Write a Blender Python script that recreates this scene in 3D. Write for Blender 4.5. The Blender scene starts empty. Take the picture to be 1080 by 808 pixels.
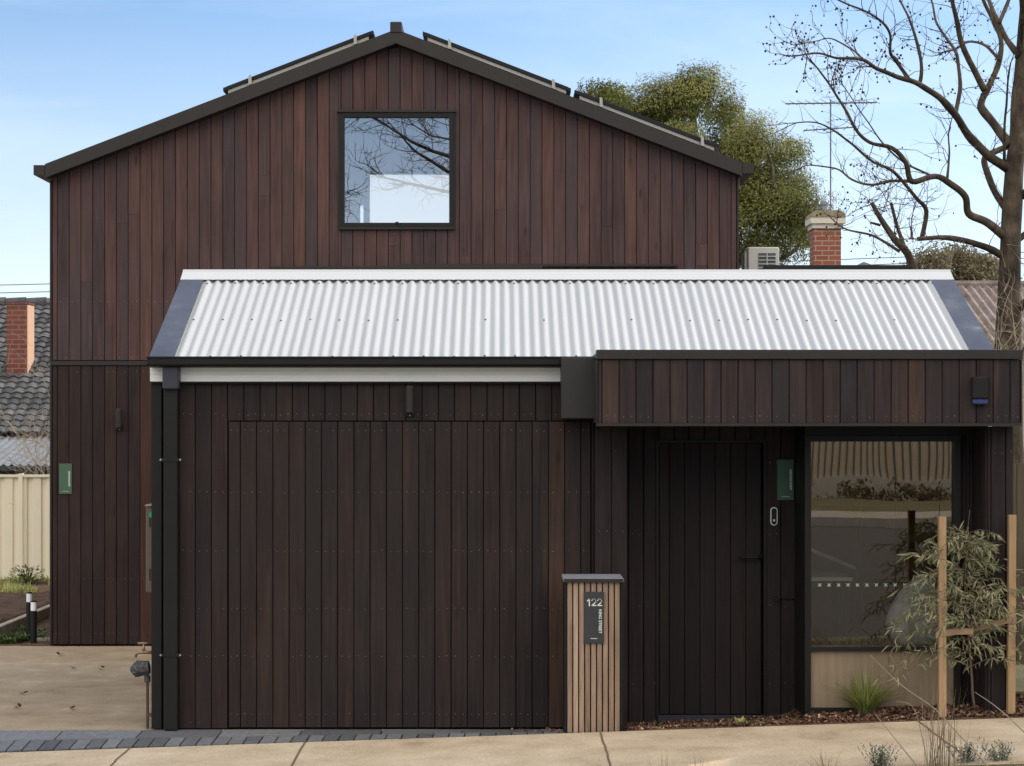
import bpy, math, random
import numpy as np
from mathutils import Vector, Matrix, noise as mnoise
random.seed(7)
scene = bpy.context.scene
COL = scene.collection
F, CX, CY, H = 2100.0, 530.0, 445.0, 2.32          # survey of the photograph: focal px, principal point, eye height

def X(px, d): return (px - CX) * d / F
def Z(py, d): return H - (py - CY) * d / F
def P(px, py, d): return Vector((X(px, d), d, Z(py, d)))
def rad(a): return math.radians(a)

# ------------------------------------------------------------------ materials
def newmat(name):
    m = bpy.data.materials.new(name); m.use_nodes = True
    nt = m.node_tree
    return m, nt, nt.nodes['Principled BSDF']

def N(nt, t, **kw):
    n = nt.nodes.new(t)
    for k, v in kw.items(): setattr(n, k, v)
    return n

def plain(name, col, rough=0.6, spec=0.4, metal=0.0, var=0.12, scale=6.0, bump=0.0, stretch=(1, 1, 1)):
    """painted / metal / plain surface with slight procedural unevenness"""
    m, nt, b = newmat(name)
    tc = N(nt, 'ShaderNodeTexCoord'); mp = N(nt, 'ShaderNodeMapping'); mp.inputs['Scale'].default_value = stretch
    nz = N(nt, 'ShaderNodeTexNoise'); nz.inputs['Scale'].default_value = scale; nz.inputs['Detail'].default_value = 6
    nt.links.new(tc.outputs['Object'], mp.inputs['Vector']); nt.links.new(mp.outputs[0], nz.inputs['Vector'])
    mx = N(nt, 'ShaderNodeMix', data_type='RGBA')
    lo = [c * (1 - var) for c in col] + [1]; hi = [min(1, c * (1 + var)) for c in col] + [1]
    mx.inputs[6].default_value = lo; mx.inputs[7].default_value = hi
    nt.links.new(nz.outputs['Fac'], mx.inputs[0]); nt.links.new(mx.outputs[2], b.inputs['Base Color'])
    b.inputs['Roughness'].default_value = rough; b.inputs['Specular IOR Level'].default_value = spec
    b.inputs['Metallic'].default_value = metal
    if bump:
        bp = N(nt, 'ShaderNodeBump'); bp.inputs['Strength'].default_value = bump; bp.inputs['Distance'].default_value = .01
        nt.links.new(nz.outputs['Fac'], bp.inputs['Height']); nt.links.new(bp.outputs[0], b.inputs['Normal'])
    return m

def wood(name, stops, grain=(38, 38, 1.6), rough=0.62, spec=0.3, gvar=0.35, knots=0, streak=(.10, .05, .03), slate=(.04, .036, .04)):
    """boards: each board's own tone comes from the face attribute 'rnd', grain runs up the board"""
    m, nt, b = newmat(name)
    at = N(nt, 'ShaderNodeAttribute', attribute_name='rnd')
    rp = N(nt, 'ShaderNodeValToRGB'); cr = rp.color_ramp
    while len(cr.elements) < len(stops): cr.elements.new(0.5)
    for e, (p, c) in zip(cr.elements, stops): e.position = p; e.color = (*c, 1)
    nt.links.new(at.outputs['Fac'], rp.inputs[0])
    tc = N(nt, 'ShaderNodeTexCoord'); mp = N(nt, 'ShaderNodeMapping'); mp.inputs['Scale'].default_value = grain
    cb = N(nt, 'ShaderNodeVectorMath', operation='ADD'); sc = N(nt, 'ShaderNodeVectorMath', operation='SCALE')
    sc.inputs[0].default_value = (3, 7, 13); nt.links.new(at.outputs['Fac'], sc.inputs['Scale'])
    nt.links.new(tc.outputs['Object'], cb.inputs[0]); nt.links.new(sc.outputs[0], cb.inputs[1])
    nt.links.new(cb.outputs[0], mp.inputs['Vector'])
    nz = N(nt, 'ShaderNodeTexNoise'); nz.inputs['Scale'].default_value = 1; nz.inputs['Detail'].default_value = 5
    nz.inputs['Distortion'].default_value = .6
    nt.links.new(mp.outputs[0], nz.inputs['Vector'])
    n2 = N(nt, 'ShaderNodeTexNoise'); n2.inputs['Scale'].default_value = 1.3; n2.inputs['Detail'].default_value = 3
    nt.links.new(cb.outputs[0], n2.inputs['Vector'])
    ad = N(nt, 'ShaderNodeMath', operation='MULTIPLY_ADD'); ad.inputs[1].default_value = .6
    nt.links.new(n2.outputs['Fac'], ad.inputs[0]); nt.links.new(nz.outputs['Fac'], ad.inputs[2])
    mr = N(nt, 'ShaderNodeMapRange'); mr.inputs[1].default_value = .5; mr.inputs[2].default_value = 1.1
    mr.inputs[3].default_value = 1 - gvar; mr.inputs[4].default_value = 1 + gvar
    nt.links.new(ad.outputs[0], mr.inputs[0])
    ml = N(nt, 'ShaderNodeVectorMath', operation='SCALE')
    nt.links.new(rp.outputs[0], ml.inputs[0]); nt.links.new(mr.outputs[0], ml.inputs['Scale'])
    fin = ml.outputs[0]
    if knots:
        vo = N(nt, 'ShaderNodeTexVoronoi'); vo.inputs['Scale'].default_value = 1.0
        m2 = N(nt, 'ShaderNodeMapping'); m2.inputs['Scale'].default_value = (9, 9, 2.6)
        nt.links.new(cb.outputs[0], m2.inputs['Vector']); nt.links.new(m2.outputs[0], vo.inputs['Vector'])
        k1 = N(nt, 'ShaderNodeMapRange'); k1.inputs[1].default_value = .06; k1.inputs[2].default_value = .20; k1.inputs[3].default_value = 1; k1.inputs[4].default_value = 0
        nt.links.new(vo.outputs['Distance'], k1.inputs[0])
        sc3 = N(nt, 'ShaderNodeSeparateColor'); nt.links.new(vo.outputs['Color'], sc3.inputs[0])
        k2 = N(nt, 'ShaderNodeMath', operation='GREATER_THAN'); k2.inputs[1].default_value = .78; nt.links.new(sc3.outputs[0], k2.inputs[0])
        k3 = N(nt, 'ShaderNodeMath', operation='MULTIPLY'); nt.links.new(k1.outputs[0], k3.inputs[0]); nt.links.new(k2.outputs[0], k3.inputs[1])
        k4 = N(nt, 'ShaderNodeMath', operation='MULTIPLY'); k4.inputs[1].default_value = .65; nt.links.new(k3.outputs[0], k4.inputs[0])
        km = N(nt, 'ShaderNodeMix', data_type='RGBA'); km.inputs[7].default_value = (.012, .009, .009, 1)
        nt.links.new(k4.outputs[0], km.inputs[0]); nt.links.new(fin, km.inputs[6])
        m7 = N(nt, 'ShaderNodeMapping'); m7.inputs['Scale'].default_value = (4.5, 4.5, .45); m7.inputs['Location'].default_value = (3, 1, 5)
        n7 = N(nt, 'ShaderNodeTexNoise'); n7.inputs['Scale'].default_value = 1; n7.inputs['Detail'].default_value = 3
        nt.links.new(cb.outputs[0], m7.inputs['Vector']); nt.links.new(m7.outputs[0], n7.inputs['Vector'])
        k7 = N(nt, 'ShaderNodeMapRange'); k7.inputs[1].default_value = .50; k7.inputs[2].default_value = .68; k7.inputs[3].default_value = 0; k7.inputs[4].default_value = .72
        nt.links.new(n7.outputs['Fac'], k7.inputs[0])
        sm = N(nt, 'ShaderNodeMix', data_type='RGBA'); sm.inputs[7].default_value = (*slate, 1)
        nt.links.new(k7.outputs[0], sm.inputs[0]); nt.links.new(km.outputs[2], sm.inputs[6]); km = sm
        # long reddish streaks where the oil has worn
        m5 = N(nt, 'ShaderNodeMapping'); m5.inputs['Scale'].default_value = (8, 8, .7)
        n5 = N(nt, 'ShaderNodeTexNoise'); n5.inputs['Scale'].default_value = 1; n5.inputs['Detail'].default_value = 4
        nt.links.new(cb.outputs[0], m5.inputs['Vector']); nt.links.new(m5.outputs[0], n5.inputs['Vector'])
        k6 = N(nt, 'ShaderNodeMapRange'); k6.inputs[1].default_value = .60; k6.inputs[2].default_value = .78; k6.inputs[3].default_value = 0; k6.inputs[4].default_value = knots
        nt.links.new(n5.outputs['Fac'], k6.inputs[0])
        rm2 = N(nt, 'ShaderNodeMix', data_type='RGBA'); rm2.inputs[7].default_value = (*streak, 1)
        nt.links.new(k6.outputs[0], rm2.inputs[0]); nt.links.new(km.outputs[2], rm2.inputs[6]); fin = rm2.outputs[2]
    nt.links.new(fin, b.inputs['Base Color'])
    b.inputs['Roughness'].default_value = rough; b.inputs['Specular IOR Level'].default_value = spec
    bp = N(nt, 'ShaderNodeBump'); bp.inputs['Strength'].default_value = .25; bp.inputs['Distance'].default_value = .004
    nt.links.new(nz.outputs['Fac'], bp.inputs['Height']); nt.links.new(bp.outputs[0], b.inputs['Normal'])
    return m

def ramped(name, scale, stops, rough=.9, bump=.4, detail=10, stretch=(1, 1, 1), bdist=.02, scale2=None, f2=.5, grit=0):
    m, nt, b = newmat(name)
    tc = N(nt, 'ShaderNodeTexCoord'); mp = N(nt, 'ShaderNodeMapping'); mp.inputs['Scale'].default_value = stretch
    nt.links.new(tc.outputs['Object'], mp.inputs['Vector'])
    nz = N(nt, 'ShaderNodeTexNoise'); nz.inputs['Scale'].default_value = scale; nz.inputs['Detail'].default_value = detail
    nz.inputs['Roughness'].default_value = .65
    nt.links.new(mp.outputs[0], nz.inputs['Vector'])
    src = nz.outputs['Fac']
    if scale2:
        n2 = N(nt, 'ShaderNodeTexNoise'); n2.inputs['Scale'].default_value = scale2; n2.inputs['Detail'].default_value = 5
        nt.links.new(tc.outputs['Object'], n2.inputs['Vector'])
        mx = N(nt, 'ShaderNodeMix', data_type='FLOAT'); mx.inputs[0].default_value = f2
        nt.links.new(nz.outputs['Fac'], mx.inputs[2]); nt.links.new(n2.outputs['Fac'], mx.inputs[3]); src = mx.outputs[0]
    rp = N(nt, 'ShaderNodeValToRGB'); cr = rp.color_ramp
    while len(cr.elements) < len(stops): cr.elements.new(.5)
    for e, (p, c) in zip(cr.elements, stops): e.position = p; e.color = (*c, 1)
    nt.links.new(src, rp.inputs[0]); nt.links.new(rp.outputs[0], b.inputs['Base Color'])
    if grit:
        n3 = N(nt, 'ShaderNodeTexNoise'); n3.inputs['Scale'].default_value = 55; n3.inputs['Detail'].default_value = 4; n3.inputs['Roughness'].default_value = .8
        nt.links.new(tc.outputs['Object'], n3.inputs['Vector'])
        g1 = N(nt, 'ShaderNodeMapRange'); g1.inputs[1].default_value = .3; g1.inputs[2].default_value = .7; g1.inputs[3].default_value = 1 - grit; g1.inputs[4].default_value = 1 + grit
        nt.links.new(n3.outputs['Fac'], g1.inputs[0])
        v3 = N(nt, 'ShaderNodeTexVoronoi'); v3.inputs['Scale'].default_value = 16; nt.links.new(tc.outputs['Object'], v3.inputs['Vector'])
        g2 = N(nt, 'ShaderNodeMapRange'); g2.inputs[1].default_value = .05; g2.inputs[2].default_value = .11; g2.inputs[3].default_value = .62; g2.inputs[4].default_value = 1
        nt.links.new(v3.outputs['Distance'], g2.inputs[0])
        g3 = N(nt, 'ShaderNodeMath', operation='MULTIPLY'); nt.links.new(g1.outputs[0], g3.inputs[0]); nt.links.new(g2.outputs[0], g3.inputs[1])
        gm = N(nt, 'ShaderNodeVectorMath', operation='SCALE'); nt.links.new(rp.outputs[0], gm.inputs[0]); nt.links.new(g3.outputs[0], gm.inputs['Scale'])
        nt.links.new(gm.outputs[0], b.inputs['Base Color'])
    b.inputs['Roughness'].default_value = rough; b.inputs['Specular IOR Level'].default_value = .25
    if bump:
        bp = N(nt, 'ShaderNodeBump'); bp.inputs['Strength'].default_value = bump; bp.inputs['Distance'].default_value = bdist
        nt.links.new(nz.outputs['Fac'], bp.inputs['Height']); nt.links.new(bp.outputs[0], b.inputs['Normal'])
    return m

def leafmat(name, stops, rough=.55, trans=.25):
    m, nt, b = newmat(name)
    at = N(nt, 'ShaderNodeAttribute', attribute_name='rnd')
    rp = N(nt, 'ShaderNodeValToRGB'); cr = rp.color_ramp
    while len(cr.elements) < len(stops): cr.elements.new(.5)
    for e, (p, c) in zip(cr.elements, stops): e.position = p; e.color = (*c, 1)
    nt.links.new(at.outputs['Fac'], rp.inputs[0]); nt.links.new(rp.outputs[0], b.inputs['Base Color'])
    b.inputs['Roughness'].default_value = rough; b.inputs['Specular IOR Level'].default_value = .35
    tr = N(nt, 'ShaderNodeBsdfTranslucent'); nt.links.new(rp.outputs[0], tr.inputs['Color'])
    mx = N(nt, 'ShaderNodeMixShader'); mx.inputs[0].default_value = trans
    nt.links.new(b.outputs[0], mx.inputs[1]); nt.links.new(tr.outputs[0], mx.inputs[2])
    nt.links.new(mx.outputs[0], nt.nodes['Material Output'].inputs[0])
    return m

def glass(name, refl, tint, gcol=(.93, .95, 1), warp=.05):
    m, nt, b = newmat(name); nt.nodes.remove(b)
    tr = N(nt, 'ShaderNodeBsdfTransparent'); tr.inputs[0].default_value = (*tint, 1)
    gl = N(nt, 'ShaderNodeBsdfGlossy'); gl.inputs['Roughness'].default_value = .0
    gl.inputs['Color'].default_value = (*gcol, 1)
    tc = N(nt, 'ShaderNodeTexCoord'); nz = N(nt, 'ShaderNodeTexNoise'); nz.inputs['Scale'].default_value = 1.2; nz.inputs['Detail'].default_value = 1
    nt.links.new(tc.outputs['Object'], nz.inputs['Vector'])
    bp = N(nt, 'ShaderNodeBump'); bp.inputs['Strength'].default_value = warp; bp.inputs['Distance'].default_value = .02
    nt.links.new(nz.outputs['Fac'], bp.inputs['Height']); nt.links.new(bp.outputs[0], gl.inputs['Normal'])
    fr = N(nt, 'ShaderNodeFresnel'); fr.inputs[0].default_value = 1.5
    ad = N(nt, 'ShaderNodeMath', operation='ADD', use_clamp=True); ad.inputs[1].default_value = refl
    nt.links.new(fr.outputs[0], ad.inputs[0])
    mx = N(nt, 'ShaderNodeMixShader')
    nt.links.new(ad.outputs[0], mx.inputs[0]); nt.links.new(tr.outputs[0], mx.inputs[1]); nt.links.new(gl.outputs[0], mx.inputs[2])
    nt.links.new(mx.outputs[0], nt.nodes['Material Output'].inputs[0])
    return m

def brick(name, c1, c2, mortar, w=.23, h=.086, side=False):
    m, nt, b = newmat(name)
    tc = N(nt, 'ShaderNodeTexCoord'); sp = N(nt, 'ShaderNodeSeparateXYZ'); nt.links.new(tc.outputs['Object'], sp.inputs[0])
    ad = N(nt, 'ShaderNodeMath', operation='ADD'); nt.links.new(sp.outputs[0], ad.inputs[0]); nt.links.new(sp.outputs[1], ad.inputs[1])
    cm = N(nt, 'ShaderNodeCombineXYZ'); nt.links.new(ad.outputs[0], cm.inputs[0]); nt.links.new(sp.outputs[2], cm.inputs[1])
    bt = N(nt, 'ShaderNodeTexBrick'); bt.inputs['Scale'].default_value = 1
    bt.inputs['Brick Width'].default_value = w; bt.inputs['Row Height'].default_value = h; bt.inputs['Mortar Size'].default_value = .009
    bt.inputs['Color1'].default_value = (*c1, 1); bt.inputs['Color2'].default_value = (*c2, 1); bt.inputs['Mortar'].default_value = (*mortar, 1)
    nt.links.new(cm.outputs[0], bt.inputs['Vector']); nt.links.new(bt.outputs['Color'], b.inputs['Base Color'])
    bp = N(nt, 'ShaderNodeBump'); bp.inputs['Strength'].default_value = .5; bp.inputs['Distance'].default_value = .008; bp.invert = True
    nt.links.new(bt.outputs['Fac'], bp.inputs['Height']); nt.links.new(bp.outputs[0], b.inputs['Normal'])
    b.inputs['Roughness'].default_value = .9
    return m

M = {}
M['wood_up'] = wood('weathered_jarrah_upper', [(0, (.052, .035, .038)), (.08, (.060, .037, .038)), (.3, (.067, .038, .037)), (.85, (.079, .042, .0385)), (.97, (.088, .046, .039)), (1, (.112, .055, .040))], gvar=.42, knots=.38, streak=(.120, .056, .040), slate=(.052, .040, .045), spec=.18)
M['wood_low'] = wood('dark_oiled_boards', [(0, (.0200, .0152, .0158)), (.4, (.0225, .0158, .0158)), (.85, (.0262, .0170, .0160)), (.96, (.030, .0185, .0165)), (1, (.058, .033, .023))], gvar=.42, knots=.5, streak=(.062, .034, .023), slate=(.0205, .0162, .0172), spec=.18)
M['wood_shade'] = wood('shade_darkened_jarrah', [(0, (.0245, .0172, .0175)), (.5, (.029, .0180, .0170)), (.94, (.035, .0205, .018)), (1, (.060, .029, .020))], gvar=.40, knots=.4, streak=(.056, .028, .020), slate=(.0245, .0188, .0192), spec=.15)  # shade on the lower rear wall, put into the board colour
M['wood_canopy'] = wood('canopy_boards', [(0, (.0225, .0180, .0205)), (.3, (.029, .0205, .0215)), (.8, (.038, .0245, .0235)), (1, (.060, .034, .027))], gvar=.45, knots=.65, streak=(.105, .053, .037), slate=(.027, .0225, .026), spec=.18)
M['wood_door'] = wood('black_oiled_door_boards', [(0, (.0160, .0122, .0122)), (1, (.0225, .0155, .0148))], gvar=.35, knots=.25, streak=(.034, .020, .016), slate=(.017, .0135, .014), spec=.15)
M['slat'] = wood('blond_slat_timber', [(0, (.22, .148, .105)), (.5, (.275, .19, .138)), (1, (.34, .255, .195))], grain=(60, 60, 4), gvar=.34, rough=.7)
M['stake'] = wood('hardwood_stake_timber', [(0, (.34, .22, .12)), (1, (.44, .31, .18))], grain=(50, 50, 3), gvar=.25, rough=.75)
M['ply'] = wood('tan_panel_timber', [(0, (.23, .17, .115)), (1, (.23, .17, .115))], grain=(20, 20, 1.2), gvar=.22)
M['nail'] = plain('galvanised_nail', (.45, .43, .42), .45, .5, .6)
M['black'] = plain('black_powdercoat', (.0095, .0092, .0090), .5, .25, var=.25, scale=3)
M['charcoal'] = plain('charcoal_steel_trim', (.0255, .0215, .0205), .5, .28, var=.18, scale=2.5)
M['backing'] = plain('dark_building_wrap', (.006, .005, .005), .95, .1)
M['roof_white'] = plain('white_roof_sheet', (.43, .437, .445), .36, .5, var=.10, scale=1.0, stretch=(13, .7, .7))
M['fascia_white'] = plain('white_painted_fascia', (.87, .86, .83), .5, .4, var=.04, scale=4, stretch=(1, 1, 6))
M['ridge_white'] = plain('white_ridge_flashing', (.49, .50, .515), .45, .4, var=.03)
M['flash'] = ramped('grey_flashing_sheet', 3.0, [(.35, (.066, .071, .094)), (.55, (.082, .088, .113)), (.66, (.115, .12, .145)), (.72, (.19, .195, .215))], rough=.36, bump=.05, detail=10)
M['outlet'] = plain('slate_outlet', (.030, .030, .040), .4, .45, var=.15)
M['rainhead'] = plain('rainhead_steel', (.021, .019, .019), .4, .45, var=.15, scale=2)
M['grey_cap'] = plain('blue_grey_cap', (.24, .255, .30), .5, .4, var=.15, scale=8)
M['green'] = plain('green_sign_enamel', (.052, .105, .070), .45, .4, var=.05)
M['letter'] = plain('pale_lettering', (.75, .76, .72), .6, .3, var=.02)
M['letter_dim'] = plain('faded_lettering', (.42, .50, .43), .6, .3, var=.02)
M['white_plastic'] = plain('white_plastic', (.78, .78, .80), .4, .4, var=.03)
M['brass'] = plain('aged_brass', (.26, .18, .115), .45, .5, .4, var=.25, scale=40)
M['lagging'] = ramped('grey_pipe_lagging', 60, [(.35, (.02, .021, .022)), (.6, (.09, .09, .095)), (.75, (.3, .3, .31))], rough=.6, bump=.5)
M['copper'] = plain('dull_copper_pipe', (.13, .085, .06), .5, .5, .6, var=.25, scale=20)
M['meter'] = plain('brown_meter_box', (.115, .088, .070), .5, .4, var=.08)
M['green_dot'] = plain('green_sticker', (.03, .33, .15), .5, .4, var=.02)
M['blue_lens'] = plain('blue_strobe_lens', (.022, .034, .125), .2, .5, var=.3, scale=60)
M['solar'] = plain('solar_cell_black', (.02, .022, .03), .15, .5, var=.2)
M['alu'] = plain('aluminium_rail', (.36, .345, .315), .4, .5, .4, var=.06)
M['soffit'] = plain('white_soffit', (.72, .71, .69), .6, .3, var=.03)
M['glass_up'] = glass('upper_window_glass', .38, (.93, .94, .93))
M['glass_low'] = glass('lower_window_glass', .20, (.84, .84, .80), (1, .88, .74), .09)
M['glass_clear'] = glass('clear_glass', .03, (.97, .97, .96))
M['room'] = plain('interior_paint', (.16, .15, .145), .8, .2)
M['room_floor'] = plain('interior_floor', (.08, .07, .065), .6, .3)
M['bench'] = plain('teal_bench_fabric', (.016, .05, .055), .8, .2)
M['beanbag'] = plain('grey_cushion_fabric', (.74, .78, .77), .9, .2, var=.12, scale=5, bump=.15)
M['white_board'] = plain('white_tabletop', (.75, .75, .74), .5, .4)
M['concrete'] = ramped('driveway_concrete', 3.0, [(.33, (.20, .145, .095)), (.43, (.30, .228, .155)), (.54, (.35, .275, .195)), (.68, (.45, .375, .28))], rough=.85, bump=.2, detail=15, scale2=.6, f2=.35, grit=.2)
M['path'] = ramped('footpath_concrete', 2.4, [(.34, (.335, .25, .165)), (.44, (.45, .355, .25)), (.53, (.515, .415, .30)), (.60, (.56, .455, .335)), (.68, (.62, .52, .395))], rough=.88, bump=.25, detail=15, scale2=.7, f2=.3, grit=.24)
M['joint'] = ramped('path_joint_dirt', 20, [(.3, (.10, .07, .045)), (.7, (.22, .155, .10))], rough=.95, bump=.2)
M['paver'] = wood('bluestone_paver', [(0, (.085, .088, .098)), (.5, (.125, .13, .143)), (1, (.175, .18, .195))], grain=(30, 30, 30), gvar=.3, rough=.7)
M['paver_joint'] = plain('paver_joint_sand', (.03, .03, .032), .95, .1)
M['soil'] = ramped('bare_soil', 9, [(.3, (.05, .028, .018)), (.5, (.115, .068, .047)), (.7, (.20, .13, .09))], rough=.95, bump=.8, bdist=.04, scale2=1.2)
M['chip'] = wood('bark_mulch_chip', [(0, (.045, .024, .017)), (.5, (.125, .062, .040)), (.85, (.21, .115, .075)), (1, (.42, .30, .21))], grain=(40, 40, 40), gvar=.3, rough=.85)
M['ground'] = ramped('dry_grass_ground', 1.2, [(.3, (.05, .05, .022)), (.5, (.10, .09, .042)), (.7, (.17, .14, .075))], rough=.95, bump=.6, bdist=.05, scale2=12)
M['asphalt'] = ramped('asphalt', 40, [(.3, (.035, .034, .034)), (.7, (.075, .072, .07))], rough=.9, bump=.3, bdist=.005)
M['kerb'] = ramped('kerb_concrete', 8, [(.3, (.22, .20, .17)), (.7, (.36, .33, .29))], rough=.9, bump=.1)
M['sleeper'] = ramped('grey_sleeper', 6, [(.3, (.30, .25, .185)), (.7, (.50, .43, .34))], rough=.9, bump=.2, stretch=(6, 1, 6))
M['cream'] = plain('cream_steel_fence', (.80, .72, .56), .55, .35, var=.05, scale=2)
M['tile'] = wood('weathered_grey_tile', [(0, (.040, .040, .043)), (.6, (.068, .067, .070)), (1, (.115, .112, .11))], grain=(12, 12, 12), gvar=.45, rough=.7, spec=.4)
M['corr_grey'] = plain('grey_corrugated_iron', (.20, .215, .235), .45, .5, .2, var=.15, scale=2)
M['antenna'] = plain('dull_antenna_alloy', (.16, .165, .175), .5, .4, .3)
M['corr_rust'] = ramped('rusty_corrugated_iron', 3, [(.3, (.10, .075, .07)), (.55, (.20, .155, .14)), (.75, (.30, .25, .23))], rough=.7, bump=.05)
M['gutter_dark'] = plain('dark_green_gutter', (.018, .028, .028), .5, .4)
M['brick'] = brick('red_brick', (.20, .055, .034), (.27, .085, .05), (.30, .25, .20))
M['brick_dark'] = brick('maroon_brick', (.135, .036, .026), (.175, .05, .036), (.20, .13, .10))
M['stone_cap'] = ramped('weathered_render', 5, [(.3, (.16, .13, .08)), (.6, (.32, .27, .19)), (.8, (.42, .37, .29))], rough=.9, bump=.2)
M['render_light'] = plain('painted_render', (.58, .53, .45), .8, .2, var=.08)
M['wall_neigh'] = plain('added_house_render', (.42, .38, .33), .8, .2, var=.1)
M['bark'] = ramped('plane_tree_bark', 13, [(.34, (.020, .015, .012)), (.46, (.052, .038, .028)), (.57, (.095, .072, .050)), (.68, (.19, .15, .095))], rough=.9, bump=1.0, bdist=.03, stretch=(1, 1, .3), scale2=3.0)
M['twig'] = plain('twig_bark', (.10, .072, .055), .85, .2, var=.3, scale=3)
M['twig_pale'] = plain('pale_twig', (.33, .27, .205), .85, .2, var=.3, scale=3)
M['seed'] = plain('brown_seed_ball', (.035, .022, .018), .9, .1, var=.2, scale=30)
M['gum_bark'] = ramped('gum_bark', 3, [(.3, (.08, .06, .045)), (.7, (.26, .22, .17))], rough=.9, bump=.3)
M['gum_leaf'] = leafmat('gum_leaf', [(0, (.065, .075, .020)), (.4, (.145, .155, .038)), (.75, (.25, .24, .065)), (1, (.36, .315, .11))], rough=.6)
M['hedge_leaf'] = leafmat('hedge_leaf', [(0, (.09, .078, .038)), (.5, (.17, .14, .075)), (1, (.27, .22, .13))])
M['sap_leaf'] = leafmat('sapling_leaf', [(0, (.17, .18, .095)), (.4, (.27, .27, .155)), (.8, (.38, .365, .225)), (1, (.50, .44, .28))], trans=.3)
M['grass_leaf'] = leafmat('tussock_leaf', [(0, (.10, .14, .03)), (.5, (.25, .31, .075)), (.85, (.43, .46, .15)), (1, (.60, .50, .26))], trans=.35)
M['grey_leaf'] = leafmat('grey_green_leaf', [(0, (.09, .115, .085)), (.6, (.17, .20, .155)), (1, (.25, .26, .20))])
M['dry_leaf'] = leafmat('dry_stem', [(0, (.16, .12, .08)), (.6, (.27, .215, .15)), (1, (.38, .32, .23))])
M['cover_leaf'] = leafmat('ground_cover_leaf', [(0, (.035, .06, .015)), (.5, (.075, .11, .028)), (1, (.13, .16, .05))])
M['wire'] = plain('power_cable', (.10, .10, .105), .6, .3)
M['webbing'] = plain('hessian_webbing', (.30, .20, .135), .9, .1, var=.2, scale=60)
M['ac'] = plain('cream_cooler_casing', (.55, .53, .49), .5, .4, var=.05)
M['ac_dark'] = plain('cooler_louvre', (.07, .085, .11), .5, .4)
M['pole'] = plain('timber_power_pole', (.16, .12, .09), .9, .2, var=.2)

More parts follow.
